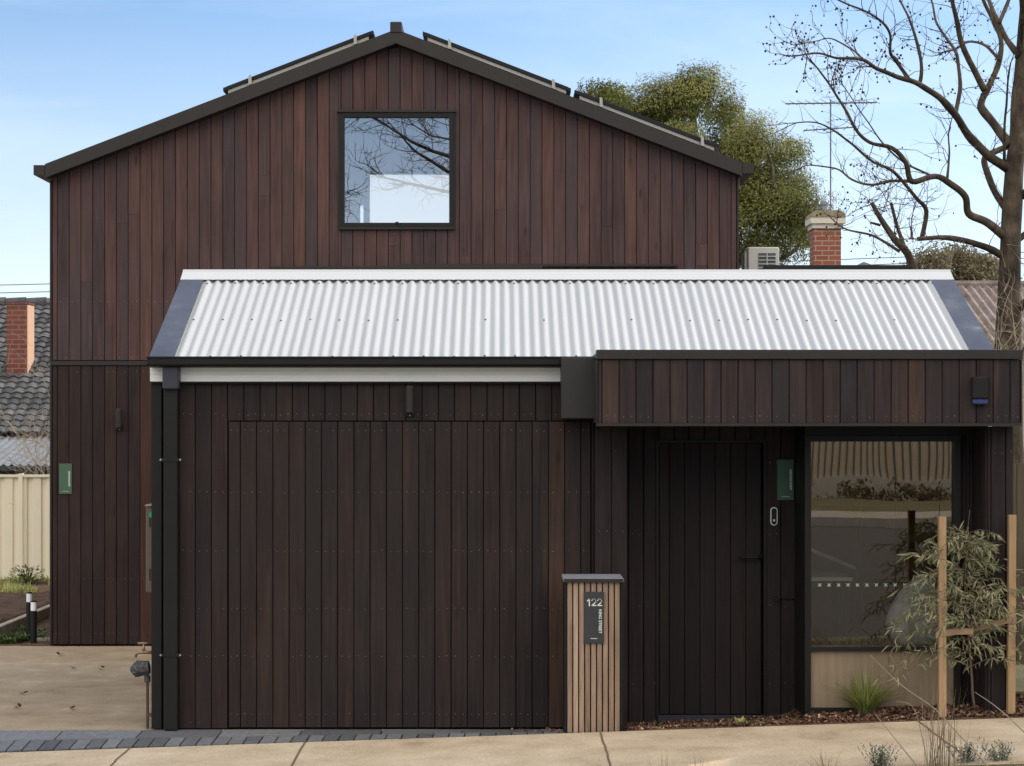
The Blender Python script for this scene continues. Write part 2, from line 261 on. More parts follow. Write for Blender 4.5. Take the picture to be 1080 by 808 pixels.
# ------------------------------------------------------------------ mesh builder
class MB:
    def __init__(s): s.v = []; s.f = []; s.m = []; s.r = []
    def face(s, pts, mat=0, r=.5):
        n = len(s.v); s.v += [tuple(p) for p in pts]; s.f.append(tuple(range(n, n + len(pts)))); s.m.append(mat); s.r.append(r)
    def idx(s, verts, faces, mat=0, r=.5):
        n = len(s.v); s.v += [tuple(p) for p in verts]
        for f in faces: s.f.append(tuple(i + n for i in f)); s.m.append(mat); s.r.append(r)
    def box(s, x0, x1, y0, y1, z0, z1, mat=0, r=.5, b=0.0):
        if b <= 0:
            v = [(x0, y0, z0), (x1, y0, z0), (x1, y1, z0), (x0, y1, z0), (x0, y0, z1), (x1, y0, z1), (x1, y1, z1), (x0, y1, z1)]
            s.idx(v, [(0, 3, 2, 1), (4, 5, 6, 7), (0, 1, 5, 4), (1, 2, 6, 5), (2, 3, 7, 6), (3, 0, 4, 7)], mat, r)
        else:   # bevelled in plan and at top/bottom
            def ring(z, i):
                a0, a1, c0, c1 = x0 + i, x1 - i, y0 + i, y1 - i
                k = b
                return [(a0 + k, c0, z), (a1 - k, c0, z), (a1, c0 + k, z), (a1, c1 - k, z), (a1 - k, c1, z), (a0 + k, c1, z), (a0, c1 - k, z), (a0, c0 + k, z)]
            rs = [ring(z0, b), ring(z0 + b, 0), ring(z1 - b, 0), ring(z1, b)]
            v = sum(rs, []); fs = [tuple(reversed(range(8))), tuple(range(24, 32))]
            for q in range(3):
                for i in range(8):
                    j = (i + 1) % 8
                    fs.append((q * 8 + i, q * 8 + j, q * 8 + 8 + j, q * 8 + 8 + i))
            s.idx(v, fs, mat, r)
    def tube(s, pts, radii, n=6, mat=0, r=.5, cap=True):
        pts = [Vector(p) for p in pts]
        if not hasattr(radii, '__len__'): radii = [radii] * len(pts)
        rings = []; up = Vector((.13, .21, .97)); prev = None
        for i, p in enumerate(pts):
            t = (pts[min(i + 1, len(pts) - 1)] - pts[max(i - 1, 0)])
            if t.length < 1e-9: t = Vector((0, 0, 1))
            t.normalize()
            if prev is None:
                a = t.cross(up)
                if a.length < .1: a = t.cross(Vector((1, 0, 0)))
            else:
                a = prev - t * prev.dot(t)
                if a.length < 1e-4: a = t.cross(up)
            a.normalize(); prev = a; c = t.cross(a)
            rings.append([p + (a * math.cos(2 * math.pi * k / n) + c * math.sin(2 * math.pi * k / n)) * radii[i] for k in range(n)])
        v = [q for rg in rings for q in rg]; fs = []
        for i in range(len(pts) - 1):
            for k in range(n):
                j = (k + 1) % n
                fs.append((i * n + k, i * n + j, i * n + n + j, i * n + n + k))
        if cap: fs.append(tuple(reversed(range(n)))); fs.append(tuple(range((len(pts) - 1) * n, len(pts) * n)))
        s.idx(v, fs, mat, r)
    def lathe(s, c, prof, n=20, mat=0, axis='z', r=.5):
        v = []; fs = []
        for (rr, h) in prof:
            for k in range(n):
                a = 2 * math.pi * k / n
                if axis == 'z': v.append((c[0] + rr * math.cos(a), c[1] + rr * math.sin(a), c[2] + h))
                else: v.append((c[0] + rr * math.cos(a), c[1] - h, c[2] + rr * math.sin(a)))
        for i in range(len(prof) - 1):
            for k in range(n):
                j = (k + 1) % n
                fs.append((i * n + k, i * n + j, i * n + n + j, i * n + n + k))
        fs.append(tuple(reversed(range(n)))); fs.append(tuple(range((len(prof) - 1) * n, len(prof) * n)))
        s.idx(v, fs, mat, r)
    def prism(s, poly, y0, y1, mat=0, r=.5):     # polygon in x,z extruded along y
        n = len(poly)
        v = [(x, y0, z) for x, z in poly] + [(x, y1, z) for x, z in poly]
        fs = [tuple(range(n)), tuple(reversed(range(n, 2 * n)))] + [(i, i + n, (i + 1) % n + n, (i + 1) % n) for i in range(n)]
        s.idx(v, fs, mat, r)
    def prism_x(s, poly, x0, x1, mat=0, r=.5):   # polygon in y,z extruded along x
        n = len(poly)
        v = [(x0, y, z) for y, z in poly] + [(x1, y, z) for y, z in poly]
        fs = [tuple(range(n)), tuple(reversed(range(n, 2 * n)))] + [(i, i + n, (i + 1) % n + n, (i + 1) % n) for i in range(n)]
        s.idx(v, fs, mat, r)
    def build(s, name, mats, parent=None, smooth=False, loc=None):
        if not isinstance(mats, (list, tuple)): mats = [mats]
        base = root_loc(parent) if parent else (Vector(loc) if loc is not None else Vector((0, 0, 0)))
        me = bpy.data.meshes.new(name)
        me.from_pydata([(p[0] - base.x, p[1] - base.y, p[2] - base.z) for p in s.v], [], s.f)
        for m in mats: me.materials.append(m)
        me.polygons.foreach_set('material_index', s.m)
        if smooth: me.polygons.foreach_set('use_smooth', [True] * len(s.f))
        a = me.attributes.new('rnd', 'FLOAT', 'FACE'); a.data.foreach_set('value', s.r)
        me.update()
        o = bpy.data.objects.new(name, me); COL.objects.link(o)
        if parent: o.parent = parent
        else: o.location = base
        return o

def root_loc(o):
    while o.parent: o = o.parent
    return Vector(o.location)

def tag(o, label=None, cat=None, group=None, kind=None):
    if label: o['label'] = label
    if cat: o['category'] = cat
    if group: o['group'] = group
    if kind: o['kind'] = kind
    return o

def thing(name, loc, label, cat, group=None):
    o = bpy.data.objects.new(name, None); COL.objects.link(o); o.location = loc; o.empty_display_size = .1
    return tag(o, label, cat, group)

def copy_tree(o, offset, parent=None):
    c = o.copy(); COL.objects.link(c)
    if parent: c.parent = parent
    else: c.location = Vector(o.location) + Vector(offset)
    for ch in list(o.children): copy_tree(ch, offset, c)
    return c

def boards(mb, x0, x1, y, zb, zt, w, start=None, holes=(), rows=(), split=0.0, gap=.0048, lo=0., hi=1., th=.018, nails=True, rng=None, power=1.0):
    """vertical cladding boards facing -y. zt: number or function of x. holes: (xa,xb,za,zb). rows: nail row heights."""
    R = rng or random
    top = zt if callable(zt) else (lambda x: zt)
    xs = start if start is not None else x0
    while xs > x0: xs -= w
    while xs < x1 - 1e-4:
        a, b = max(xs, x0), min(xs + w, x1); xs += w
        if b - a < .012: continue
        cuts = {a, b}
        for h in holes:
            for e in (h[0], h[1]):
                if a < e < b: cuts.add(e)
        cuts = sorted(cuts)
        zs = [zb]
        tmax = max(top(a), top(b))
        if R.random() < split:
            zs.append(zb + (tmax - zb) * R.uniform(.2, .85))
            if R.random() < .35: zs.append(zb + (tmax - zb) * R.uniform(.3, .9)); zs.sort()
        zs.append(None)
        tones = [lo + (hi - lo) * R.random() ** power for _ in zs]
        for k in range(len(zs) - 1):
            q0, q1 = zs[k] + (.002 if k else 0), zs[k + 1]
            yo = y + R.uniform(-.0015, .0015); tl = R.uniform(-.0012, .0012)
            for ci in range(len(cuts) - 1):
                ca, cb = cuts[ci], cuts[ci + 1]
                segs = [(q0, q1)]
                for h in holes:
                    if ca < h[1] - 1e-5 and cb > h[0] + 1e-5:
                        ns = []
                        for (s0, s1) in segs:
                            hi_ = s1 if s1 is not None else 99
                            if h[2] > s0 + .01: ns.append((s0, min(hi_, h[2]) if hi_ != 99 or h[2] < 99 else None))
                            if h[3] < hi_ - .01: ns.append((max(s0, h[3]), s1))
                        segs = ns
                ga = gap / 2 if ca == cuts[0] else 0; gb = gap / 2 if cb == cuts[-1] else 0
                ch = .003
                for (s0, s1) in segs:
                    ta, tb = (top(ca + ga), top(cb - gb)) if s1 is None else (s1, s1)
                    if min(ta, tb) - s0 < .01: continue
                    r = tones[k]
                    A, B = ca + ga, cb - gb
                    mb.face([(A + ch, yo - tl, s0), (B - ch, yo + tl, s0), (B - ch, yo + tl, tb), (A + ch, yo - tl, ta)], 0, r)
                    mb.face([(A, yo + .004, s0), (A + ch, yo - tl, s0), (A + ch, yo - tl, ta), (A, yo + .004, ta)], 0, r)
                    mb.face([(B - ch, yo + tl, s0), (B, yo + .004, s0), (B, yo + .004, tb), (B - ch, yo + tl, tb)], 0, r)
                    mb.face([(A, yo + th, s0), (A, yo + .004, s0), (A, yo + .004, ta), (A, yo + th, ta)], 0, r)
                    mb.face([(B, yo + .004, s0), (B, yo + th, s0), (B, yo + th, tb), (B, yo + .004, tb)], 0, r)
                    mb.face([(A, yo + th, s0), (B, yo + th, s0), (B, yo + .002, s0), (A, yo + .002, s0)], 0, r)
                    mb.face([(A, yo + .002, ta), (B, yo + .002, tb), (B, yo + th, tb), (A, yo + th, ta)], 0, r)
                    if nails:
                        for zr in rows:
                            if s0 + .02 < zr < min(ta, tb) - .02:
                                for fx in (.27, .73):
                                    nx = a + (b - a) * fx
                                    if not (A + .01 < nx < B - .01) or R.random() < .25: continue
                                    zz = zr + R.uniform(-.006, .006); rr = R.uniform(.0016, .0027)
                                    mb.face([(nx + rr * math.cos(t * math.pi / 3), yo - .003, zz + rr * math.sin(t * math.pi / 3)) for t in range(6)], 1, .5)

def text_mesh(body, size, name, mat, parent, centre, rot=0.0, spacing=1.0, bold=0.0):
    cu = bpy.data.curves.new('lettering', 'FONT'); cu.body = body; cu.size = size; cu.align_x = 'CENTER'; cu.align_y = 'CENTER'
    cu.extrude = .0012; cu.space_character = spacing; cu.offset = bold
    t = bpy.data.objects.new('lettering', cu); COL.objects.link(t)
    dg = bpy.context.evaluated_depsgraph_get(); dg.update()
    me = bpy.data.meshes.new_from_object(t.evaluated_get(dg))
    bpy.data.objects.remove(t); bpy.data.curves.remove(cu)
    me.transform(Matrix.Rotation(rad(90), 4, 'X') @ Matrix.Rotation(rot, 4, 'Z'))
    base = root_loc(parent)
    me.transform(Matrix.Translation(Vector(centre) - base))
    me.materials.clear(); me.materials.append(mat); me.name = name
    o = bpy.data.objects.new(name, me); COL.objects.link(o); o.parent = parent
    return o

# ------------------------------------------------------------------ ground
def zt(x): return .068 + .0343 * max(-9, min(9, x))
def sheet(name, x0, x1, y0, y1, zf, mat, label=None, nx=24, ny=6, kind='structure', thick=.25):
    mb = MB(); v = []; fs = []
    for j in range(ny + 1):
        for i in range(nx + 1):
            x = x0 + (x1 - x0) * i / nx; y = y0 + (y1 - y0) * j / ny
            v.append((x, y, zf(x, y)))
    for j in range(ny):
        for i in range(nx):
            a = j * (nx + 1) + i; fs.append((a, a + 1, a + nx + 2, a + nx + 1))
    mb.idx(v, fs)
    def skirt(idx):
        for a, b in zip(idx, idx[1:]):
            p, q = v[a], v[b]
            mb.face([p, (p[0], p[1], p[2] - thick), (q[0], q[1], q[2] - thick), q])
    W = nx + 1
    skirt(list(range(W - 1, -1, -1))); skirt([ny * W + i for i in range(W)])
    skirt([j * W for j in range(ny + 1)]); skirt([j * W + nx for j in range(ny, -1, -1)])
    o = mb.build(name, mat); o['kind'] = kind
    if label: o['label'] = label
    return o

g = MB(); g.face([(-600, -600, -.42), (600, -600, -.42), (600, 900, -.42), (-600, 900, -.42)])
tag(g.build('ground', M['ground']), 'dry grass ground stretching to the horizon', kind='structure')
SY = 14.3   # rear edge of the footpath
sheet('road', -60, 60, -14, 9.6, lambda x, y: zt(x) - .20 - .012 * abs(y + 2), M['asphalt'], 'grey asphalt road in front of the buildings', 40, 4)
sheet('verge', -60, 60, 9.9, 12.65, lambda x, y: zt(x) - .02 + .015 * mnoise.noise((x * 2, y * 2, 0)), M['ground'], 'scrubby nature strip between kerb and footpath', 240, 10)
sheet('kerb', -60, 60, 9.6, 9.9, lambda x, y: zt(x) - .05, M['kerb'], 'concrete kerb along the road', 40, 1)
sheet('far_verge', -60, 60, -24, -17.5, lambda x, y: zt(x) - .1, M['ground'], 'dry grass verge on the far side of the road', 40, 2)
sheet('far_footpath', -60, 60, -17.4, -14.2, lambda x, y: zt(x) - .1, M['kerb'], 'pale footpath on the far side of the road', 40, 2)
sheet('footpath', -30, 30, 12.6, SY, lambda x, y: zt(x) + .004 * (y - SY), M['path'], 'sandy concrete footpath rising to the right', 60, 2)
mb = MB()
for px in (137, 322, 633, 968):
    x = X(px, SY) ; ww = .007
    jig = [(x + .012 * mnoise.noise((q * 2.1, px, 0)), SY - .002 - q * .155) for q in range(11)]
    for (a, ya), (b, yb) in zip(jig, jig[1:]):
        mb.face([(a - ww, ya, zt(a) + .004 * (ya - SY) + .004), (b - ww, yb, zt(b) + .004 * (yb - SY) + .004), (b + ww, yb, zt(b) + .004 * (yb - SY) + .004), (a + ww, ya, zt(a) + .004 * (ya - SY) + .004)])
tag(mb.build('footpath_joint', M['joint']), 'dirty joints across the concrete footpath', kind='structure')
sheet('driveway', -14, X(660, 15), 14.97, 20.62, lambda x, y: 0.0 + .004 * mnoise.noise((x, y, 1)), M['concrete'], 'stained tan concrete driveway beside the building', 60, 30)
# paver strip: real pavers in a sand bed
def pz(x, y): return (15.0 - y) / .7 * (zt(x) - .004) + (1 - (15.0 - y) / .7) * .002
sheet('paver_bed', -14, X(640, 15), SY, 14.97, lambda x, y: pz(x, y) - .006, M['paver_joint'], 'sand bed under the bluestone paver strip', 60, 4)
mb = MB()
def paver(xa, xb, ya, yb):
    g_ = .006; xa += g_; xb -= g_; ya += g_; yb -= g_; dz = random.uniform(-.002, .002)
    r = random.random()
    c = [(xa, ya), (xb, ya), (xb, yb), (xa, yb)]
    mb.face([(x, y, pz(x, y) + .004 + dz) for x, y in c], 0, r)
    for (p, q) in zip(c, c[1:] + c[:1]):
        mb.face([(p[0], p[1], pz(*p) - .02), (q[0], q[1], pz(*q) - .02), (q[0], q[1], pz(*q) + .004 + dz), (p[0], p[1], pz(*p) + .004 + dz)], 0, r)
x = -13.5
while x < .75:
    paver(x, min(x + .114, .78), 14.36, 14.66); x += .114
x = -13.5
while x < .7:
    paver(x, min(x + .60, .78), 14.66, 14.97); x += .60
tag(mb.build('paver_strip', M['paver']), 'row of bluestone pavers between driveway and footpath', kind='structure')
# right-hand mulch bed and left garden
ZW = [(.8, -.01), (1.15, .0), (1.5, .02), (2.0, .04), (2.2, .055), (2.3, .14), (2.8, .175), (3.7, .215), (8, .40)]
def zwall(x):
    for (a, va), (b, vb) in zip(ZW, ZW[1:]):
        if x <= b: return va + (vb - va) * max(0, (x - a)) / (b - a)
    return ZW[-1][1]
def mz(x, y):
    t = max(0, min(1, (y - SY) / (.55 if x > 2.2 else .8)))
    return (zt(x) + .008) * (1 - t) + zwall(x) * t + .010 * mnoise.noise((x * 5, y * 5, 2))
sheet('mulch_bed', .9, 7.5, SY + .01, 15.45, mz, M['soil'], 'mulched garden bed along the entry wall', 70, 10)
def gz(x, y): return .04 + .035 * mnoise.noise((x * 1.6, y * 1.6, 4)) + .02 * mnoise.noise((x * 6, y * 6, 4)) + (.07 if x < -5.42 else -.03)
sheet('garden_bed', -16, -4.4, 20.63, 30, gz, M['soil'], 'bare brown garden soil behind the driveway', 80, 60)
sheet('backyard', -40, -16.1, 12.8, 60, lambda x, y: .0, M['ground'], 'ground beyond the driveway', 10, 10)

rng = random.Random(11)
mb = MB()
for i in range(11000):
    x = rng.uniform(.92, 4.6); y = SY + .02 + 1.0 * rng.random() ** 1.2
    if x < 1.0 and y > 14.6: continue
    z = mz(x, y) + rng.uniform(.0, .014); a = rng.uniform(0, 6.28); L = rng.uniform(.006, .022); W = rng.uniform(.003, .008); t = rng.uniform(-.7, .7)
    dx, dy, dz = math.cos(a) * math.cos(t) * L, math.sin(a) * math.cos(t) * L, math.sin(t) * L
    ex, ey = -math.sin(a) * W, math.cos(a) * W; ez = rng.uniform(-.006, .006)
    r = rng.random()
    p = [(x - dx - ex, y - dy - ey, z - dz - ez), (x + dx - ex, y + dy - ey, z + dz - ez), (x + dx + ex, y + dy + ey, z + dz + ez), (x - dx + ex, y - dy + ey, z - dz + ez)]
    mb.face(p, 0, r); mb.face([(q[0], q[1], q[2] - .006) for q in reversed(p)], 0, r)
for i in range(110):    # strays along the base of the wall and pillar
    x = rng.uniform(.05, 1.1); y = rng.uniform(14.4, 14.9)
    if .42 < x < .9: continue
    z = max(pz(x, y) if x < .78 else mz(max(x, .9), y), 0) + .012; L = rng.uniform(.01, .03); a = rng.uniform(0, 6.28)
    mb.face([(x, y, z), (x + L * math.cos(a), y + L * math.sin(a), z + .004), (x + L * math.cos(a) - .01 * math.sin(a), y + L * math.sin(a) + .01 * math.cos(a), z + .01), (x - .01 * math.sin(a), y + .01 * math.cos(a), z + .005)], 0, rng.random())
tag(mb.build('bark_mulch', M['chip']), 'red brown bark mulch covering the garden bed by the entry', 'mulch', kind='stuff')

# ------------------------------------------------------------------ rear two-storey gabled house
D2 = 20.6; S2 = F / D2
def x2(px): return X(px, D2)
def z2(py): return Z(py, D2)
xl, xr, xa = x2(55), x2(777), x2(418.5)
zap, zel = z2(48.5), z2(188)                     # underside of barge at apex / left corner
slope = (zap - zel) / (xa - xl)
def gtop(x): return zap - slope * abs(x - xa)
rear = thing('gabled_house', (xa, D2, 0), 'tall rear house clad in dark red brown vertical boards under a charcoal gable roof', 'house')
win = (x2(357), x2(480), z2(241.5), z2(117))
DB = 27.0      # back wall
# shell: side walls, back wall with two openings, floor and ceiling round the upper room
mb = MB()
mb.box(xl + .02, xl + .2, D2 + .02, DB, 0, gtop(xl) - .02); mb.box(xr - .2, xr - .02, D2 + .02, DB, 0, gtop(xr) - .02)
mb.box(xl + .2, xr - .2, D2 + .03, DB, 0, 3.7)
wi = (win[0] + .04, win[1] - .04, win[2] + .04, win[3] - .04)
def wallpiece(y0, y1, holes):
    xsx = sorted({xl + .2, xr - .2, xa} | {h[0] for h in holes} | {h[1] for h in holes})
    for a, b in zip(xsx, xsx[1:]):
        segs = [(3.7, None)]
        for h in holes:
            if a >= h[0] - 1e-6 and b <= h[1] + 1e-6: segs = [(3.7, h[2]), (h[3], None)]
        for s0, s1 in segs:
            ta, tb = (gtop(a) - .03, gtop(b) - .03) if s1 is None else (s1, s1)
            mb.prism([(a, s0), (b, s0), (b, tb), (a, ta)], y0, y1)
wallpiece(D2 + .03, D2 + .12, [wi])
ob = (X(390, DB), X(500, DB), Z(240, DB), Z(183.5, DB)); ob2 = (X(380, DB), X(384, DB), Z(250, DB), Z(217, DB))
wallpiece(DB - .12, DB, [ob2, ob])
mb.build('wall_frame', M['backing'], rear)
mb = MB()
for sg, xe in ((-1, xl + .21), (1, xr - .21)):
    mb.face([(xa, D2 + .13, gtop(xa) - .05), (xe, D2 + .13, gtop(xe) - .05), (xe, DB - .13, gtop(xe) - .05), (xa, DB - .13, gtop(xa) - .05)])
    mb.face([(xe, D2 + .13, 3.71), (xe, DB - .13, 3.71), (xe, DB - .13, gtop(xe)), (xe, D2 + .13, gtop(xe))])
mb.face([(xl + .2, D2 + .13, 3.71), (xr - .2, D2 + .13, 3.71), (xr - .2, DB - .13, 3.71), (xl + .2, DB - .13, 3.71)])
mb.build('interior_lining', M['room'], rear)
mb = MB(); mb.box(ob[0] - .05, ob[1] + .05, DB - .105, DB - .10, ob[2] - .03, ob[3] + .02)
bm2, bnt, bb = newmat('translucent_blind'); bnt.nodes.remove(bb); btr = N(bnt, 'ShaderNodeBsdfTranslucent'); btr.inputs[0].default_value = (.96, .97, .97, 1)
bnt.links.new(btr.outputs[0], bnt.nodes['Material Output'].inputs[0])
mb.v = []; mb.f = []; mb.m = []; mb.r = []
mb.face([(ob[0] + .001, DB - .012, ob[2] + .001), (ob[1] - .001, DB - .012, ob[2] + .001), (ob[1] - .001, DB - .012, ob[3] - .001), (ob[0] + .001, DB - .012, ob[3] - .001)])
mb.build('window_blind', bm2, rear)
# cladding
rows_hi = [z2(v) for v in (318, 377, 215, 120, 262)]
r2 = random.Random(5)
mb = MB()
zj = z2(383)
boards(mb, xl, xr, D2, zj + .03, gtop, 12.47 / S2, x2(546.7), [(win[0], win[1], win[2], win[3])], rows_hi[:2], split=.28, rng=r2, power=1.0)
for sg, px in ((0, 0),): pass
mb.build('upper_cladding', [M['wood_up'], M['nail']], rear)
mb = MB()
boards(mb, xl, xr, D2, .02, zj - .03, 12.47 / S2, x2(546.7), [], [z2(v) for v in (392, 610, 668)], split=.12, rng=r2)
mb.build('lower_cladding', [M['wood_shade'], M['nail']], rear)
mb = MB(); mb.box(xl - .005, xr, D2 - .012, D2 + .02, zj - .022, zj + .022)
mb.build('joint_flashing', M['charcoal'], rear)
for c0_, c1_, xc in ((xl - .022, xl - .004, xl), (xr + .004, xr + .022, xr)):
    mb = MB(); mb.box(c0_, c1_, D2 - .012, DB, .01, gtop(xc) - .01); mb.build('corner_trim', M['charcoal'], rear)
# roof: two slabs with barge board
th = .142
def roofslab(mb, y0, y1, t0, t1, sgn, xe):
    za, ze = gtop(xa), gtop(xe)
    pts = [(xa, za + t0), (xe, ze + t0), (xe, ze + t1), (xa, za + t1)]
    if sgn < 0: pts = pts[::-1]
    mb.prism(pts, y0, y1)
exl, exr = x2(51), x2(781)
mb = MB()
roofslab(mb, D2 + .0, DB + .01, .02, .135, 1, exr); roofslab(mb, D2 + .0, DB + .01, .02, .135, -1, exl)
mb.build('roof', M['corr_grey'], rear)
mb = MB()
roofslab(mb, D2 - .16, D2 - .005, 0.0, th, 1, exr); roofslab(mb, D2 - .16, D2 - .005, 0.0, th, -1, exl)
mb.build('barge_board', M['charcoal'], rear)
mb = MB(); mb.box(xa - .06, xa + .06, D2 - .17, DB, gtop(xa) + th - .035, gtop(xa) + th + .075, b=.006)
mb.build('ridge_cap', M['charcoal'], rear)
for (xe, sg) in ((exl, -1), (exr, 1)):
    mb = MB(); ze = gtop(xe)
    o1, o2 = sorted((xe + sg * .003, xe + sg * .115))
    mb.prism_x([(D2 - .165, ze + .03), (DB, ze + .03), (DB, ze + .13), (D2 - .165, ze + .13)], o1, o2)
    mb.build('gutter', M['charcoal'], rear)
    mb = MB(); w0, w1 = sorted((xe - sg * .012, (xl - .024) if sg < 0 else (xr + .024)))
    mb.box(w0, w1, D2 + .01, DB, ze - .10, ze - .001)
    mb.build('soffit', M['soffit'], rear)
# window
def framed_window(parent, x0, x1, z0, z1, y0, y1, fw, mf, mg, gy):
    mb = MB()
    mb.box(x0, x1, y0, y1, z1 - fw, z1); mb.box(x0, x1, y0, y1, z0, z0 + fw)
    mb.box(x0, x0 + fw, y0, y1, z0 + fw, z1 - fw); mb.box(x1 - fw, x1, y0, y1, z0 + fw, z1 - fw)
    fr = mb.build('window', mf, parent)
    mb = MB(); mb.face([(x0 + fw, gy, z0 + fw), (x1 - fw, gy, z0 + fw), (x1 - fw, gy, z1 - fw), (x0 + fw, gy, z1 - fw)])
    mb.build('pane', mg, fr)
    return fr
wf = framed_window(rear, win[0] + .015, win[1] - .015, win[2] + .015, win[3] - .02, D2 - .035, D2 + .1, .046, M['black'], M['glass_up'], D2 + .02)
mb = MB(); mb.box(win[0] - .01, win[1] + .01, D2 - .05, D2 + .02, win[3] - .018, win[3] + .006)
mb.box(win[0], win[0] + .013, D2 - .02, D2 + .05, win[2], win[3] - .02); mb.box(win[1] - .013, win[1], D2 - .02, D2 + .05, win[2], win[3] - .02)
mb.box(win[0], win[1], D2 - .04, D2 + .05, win[2] - .006, win[2] + .013)
mb.build('head_flashing', M['charcoal'], wf)
mb = MB(); xm = (win[0] + win[1]) / 2 ; mb.box(xm - .012, xm + .02, D2 - .05, D2 - .036, win[2] + .045, win[2] + .07, b=.003); mb.build('latch', M['black'], wf)
# low window head hidden by the front roof
mb = MB(); mb.box(x2(285), x2(572), D2 - .05, D2 - .003, z2(284), z2(281)); mb.box(x2(422), x2(714), D2 - .047, D2 - .0035, z2(281.3), z2(278.7))
mb.build('sill_flashing', M['charcoal'], rear)

# solar panels
ang = math.atan(slope)
def solar(px0, px1, sg, label):
    xA, xB = x2(px0), x2(px1)
    root = thing('solar_panel', ((xA + xB) / 2, D2 + .02, gtop((xA + xB) / 2) + .22), label, 'solar panel', 'solar panels on the gable roof')
    lift0, lift1 = .21, .245
    mb = MB()
    p = [(xA, gtop(xA) + lift0), (xB, gtop(xB) + lift0), (xB, gtop(xB) + lift1), (xA, gtop(xA) + lift1)]
    mb.prism(p, D2 - .05, D2 + 1.0); mb.build('frame', M['black'], root)
    mb = MB(); q = [(xA + .03, gtop(xA + .03) + lift1 + .002), (xB - .03, gtop(xB - .03) + lift1 + .002), (xB - .03, gtop(xB - .03) + lift1 + .006), (xA + .03, gtop(xA + .03) + lift1 + .006)]
    mb.prism(q, D2 - .03, D2 + .98); mb.build('cell_sheet', M['solar'], root)
    mb = MB(); q = [(xA + .05, gtop(xA + .05) + .172), (xB - .05, gtop(xB - .05) + .172), (xB - .05, gtop(xB - .05) + lift0 - .003), (xA + .05, gtop(xA + .05) + lift0 - .003)]
    mb.prism(q, D2 - .03, D2 + .02); mb.build('rail', M['alu'], root)
    for fx in ((.18, .88)):
        mb = MB(); xc = xA + (xB - xA) * fx
        mb.prism([(xc - .014, gtop(xc - .014) + .165), (xc + .022, gtop(xc + .022) + .165), (xc + .014, gtop(xc + .014) + .262), (xc - .012, gtop(xc - .012) + .262)], D2 - .09, D2 - .055)
        mb.build('clamp', M['alu'], root)
solar(236, 394, -1, 'dark solar panel on the left roof slope, seen edge on, lying flat')
solar(446, 602, 1, 'upper dark solar panel on the right slope nearest the roof ridge')
solar(606, 758, 1, 'lower dark solar panel on the right slope in front of the gum tree')

# ------------------------------------------------------------------ front wing
D1 = 15.0; S1 = F / D1
def x1(px): return X(px, D1)
def z1(py): return Z(py, D1)
gl, gr = x1(160), x1(627)          # garage wall
EY, EZ = 14.87, Z(378.5, 14.87)    # eave
RY = 16.48; RZ = Z(290, RY)
front = thing('front_wing', (0.5, D1, 0), 'low front building of blackened vertical boards with a white corrugated roof', 'house')
BX1 = 3.66
mb = MB()
mb.box(gl + .02, gr + .2, D1 + .02, 18.1, 0, 2.72)                       # garage body
mb.box(gr + .2, 2.33, 15.44, 18.1, 0, 2.72)                              # behind the entry door
mb.box(2.33, BX1, 18.0, 18.1, 0, 2.72); mb.box(BX1 - .1, BX1, 15.02, 18.0, 0, 2.72)   # room walls
mb.box(2.33, BX1 - .1, 15.02, 18.0, 0, .08); mb.box(2.33, BX1 - .1, 15.02, 18.0, 2.35, 2.72)
pk = lambda y: EZ - .06 + (RZ - EZ) / (RY - EY) * (y - EY) if y < RY else EZ - .06 + (RZ - EZ) / (RY - EY) * (2 * RY - y - EY)
mb.prism_x([(15.02, 2.73), (18.1, 2.73), (18.1, pk(18.1)), (RY, pk(RY)), (15.02, pk(15.02))], gl + .02, BX1)
mb.build('wall_frame', M['backing'], front)
mb = MB()
mb.face([(2.331, 15.03, .085), (BX1 - .11, 15.03, .085), (BX1 - .11, 17.99, .085), (2.331, 17.99, .085)], 1)
mb.face([(2.331, 15.03, 2.345), (BX1 - .11, 15.03, 2.345), (BX1 - .11, 17.99, 2.345), (2.331, 17.99, 2.345)])
mb.face([(2.333, 17.99, .085), (BX1 - .11, 17.99, .085), (BX1 - .11, 17.99, 2.345), (2.333, 17.99, 2.345)])
mb.face([(2.333, 15.03, .085), (2.333, 17.99, .085), (2.333, 17.99, 2.345), (2.333, 15.03, 2.345)])
mb.face([(BX1 - .105, 15.03, .085), (BX1 - .105, 17.99, .085), (BX1 - .105, 17.99, 2.345), (BX1 - .105, 15.03, 2.345)])
mb.build('room_lining', [M['room'], M['room_floor']], front)
# garage cladding with the flush panel door cut into it
bw = 17.1 / S1
dx0, dx1, dzt = x1(240), x1(624), z1(443.5)
rows_g = [z1(v) for v in (437, 519, 581, 642, 692, 762)]
r3 = random.Random(21)
mb = MB()
boards(mb, x1(171), gr, D1, .012, z1(401), bw, x1(240), [(dx0, dx1, -1, dzt)], rows_g, rng=r3, power=.9, hi=.95)
mb.build('garage_cladding', [M['wood_low'], M['nail']], front)
mb = MB()
boards(mb, dx0 + .006, dx1 - .006, D1 + .001, .02, dzt - .009, bw, x1(253.5), [], [z1(v) for v in (454, 519, 581, 642, 692, 753)], rng=r3, power=.9)
gd = mb.build('garage_door', [M['wood_low'], M['nail']], front)
gd['label'] = 'flush dark board garage door'
mb = MB(); mb.box(gl, x1(170.5), D1 - .012, D1 + .3, .01, z1(403)); mb.build('corner_trim', M['black'], front)
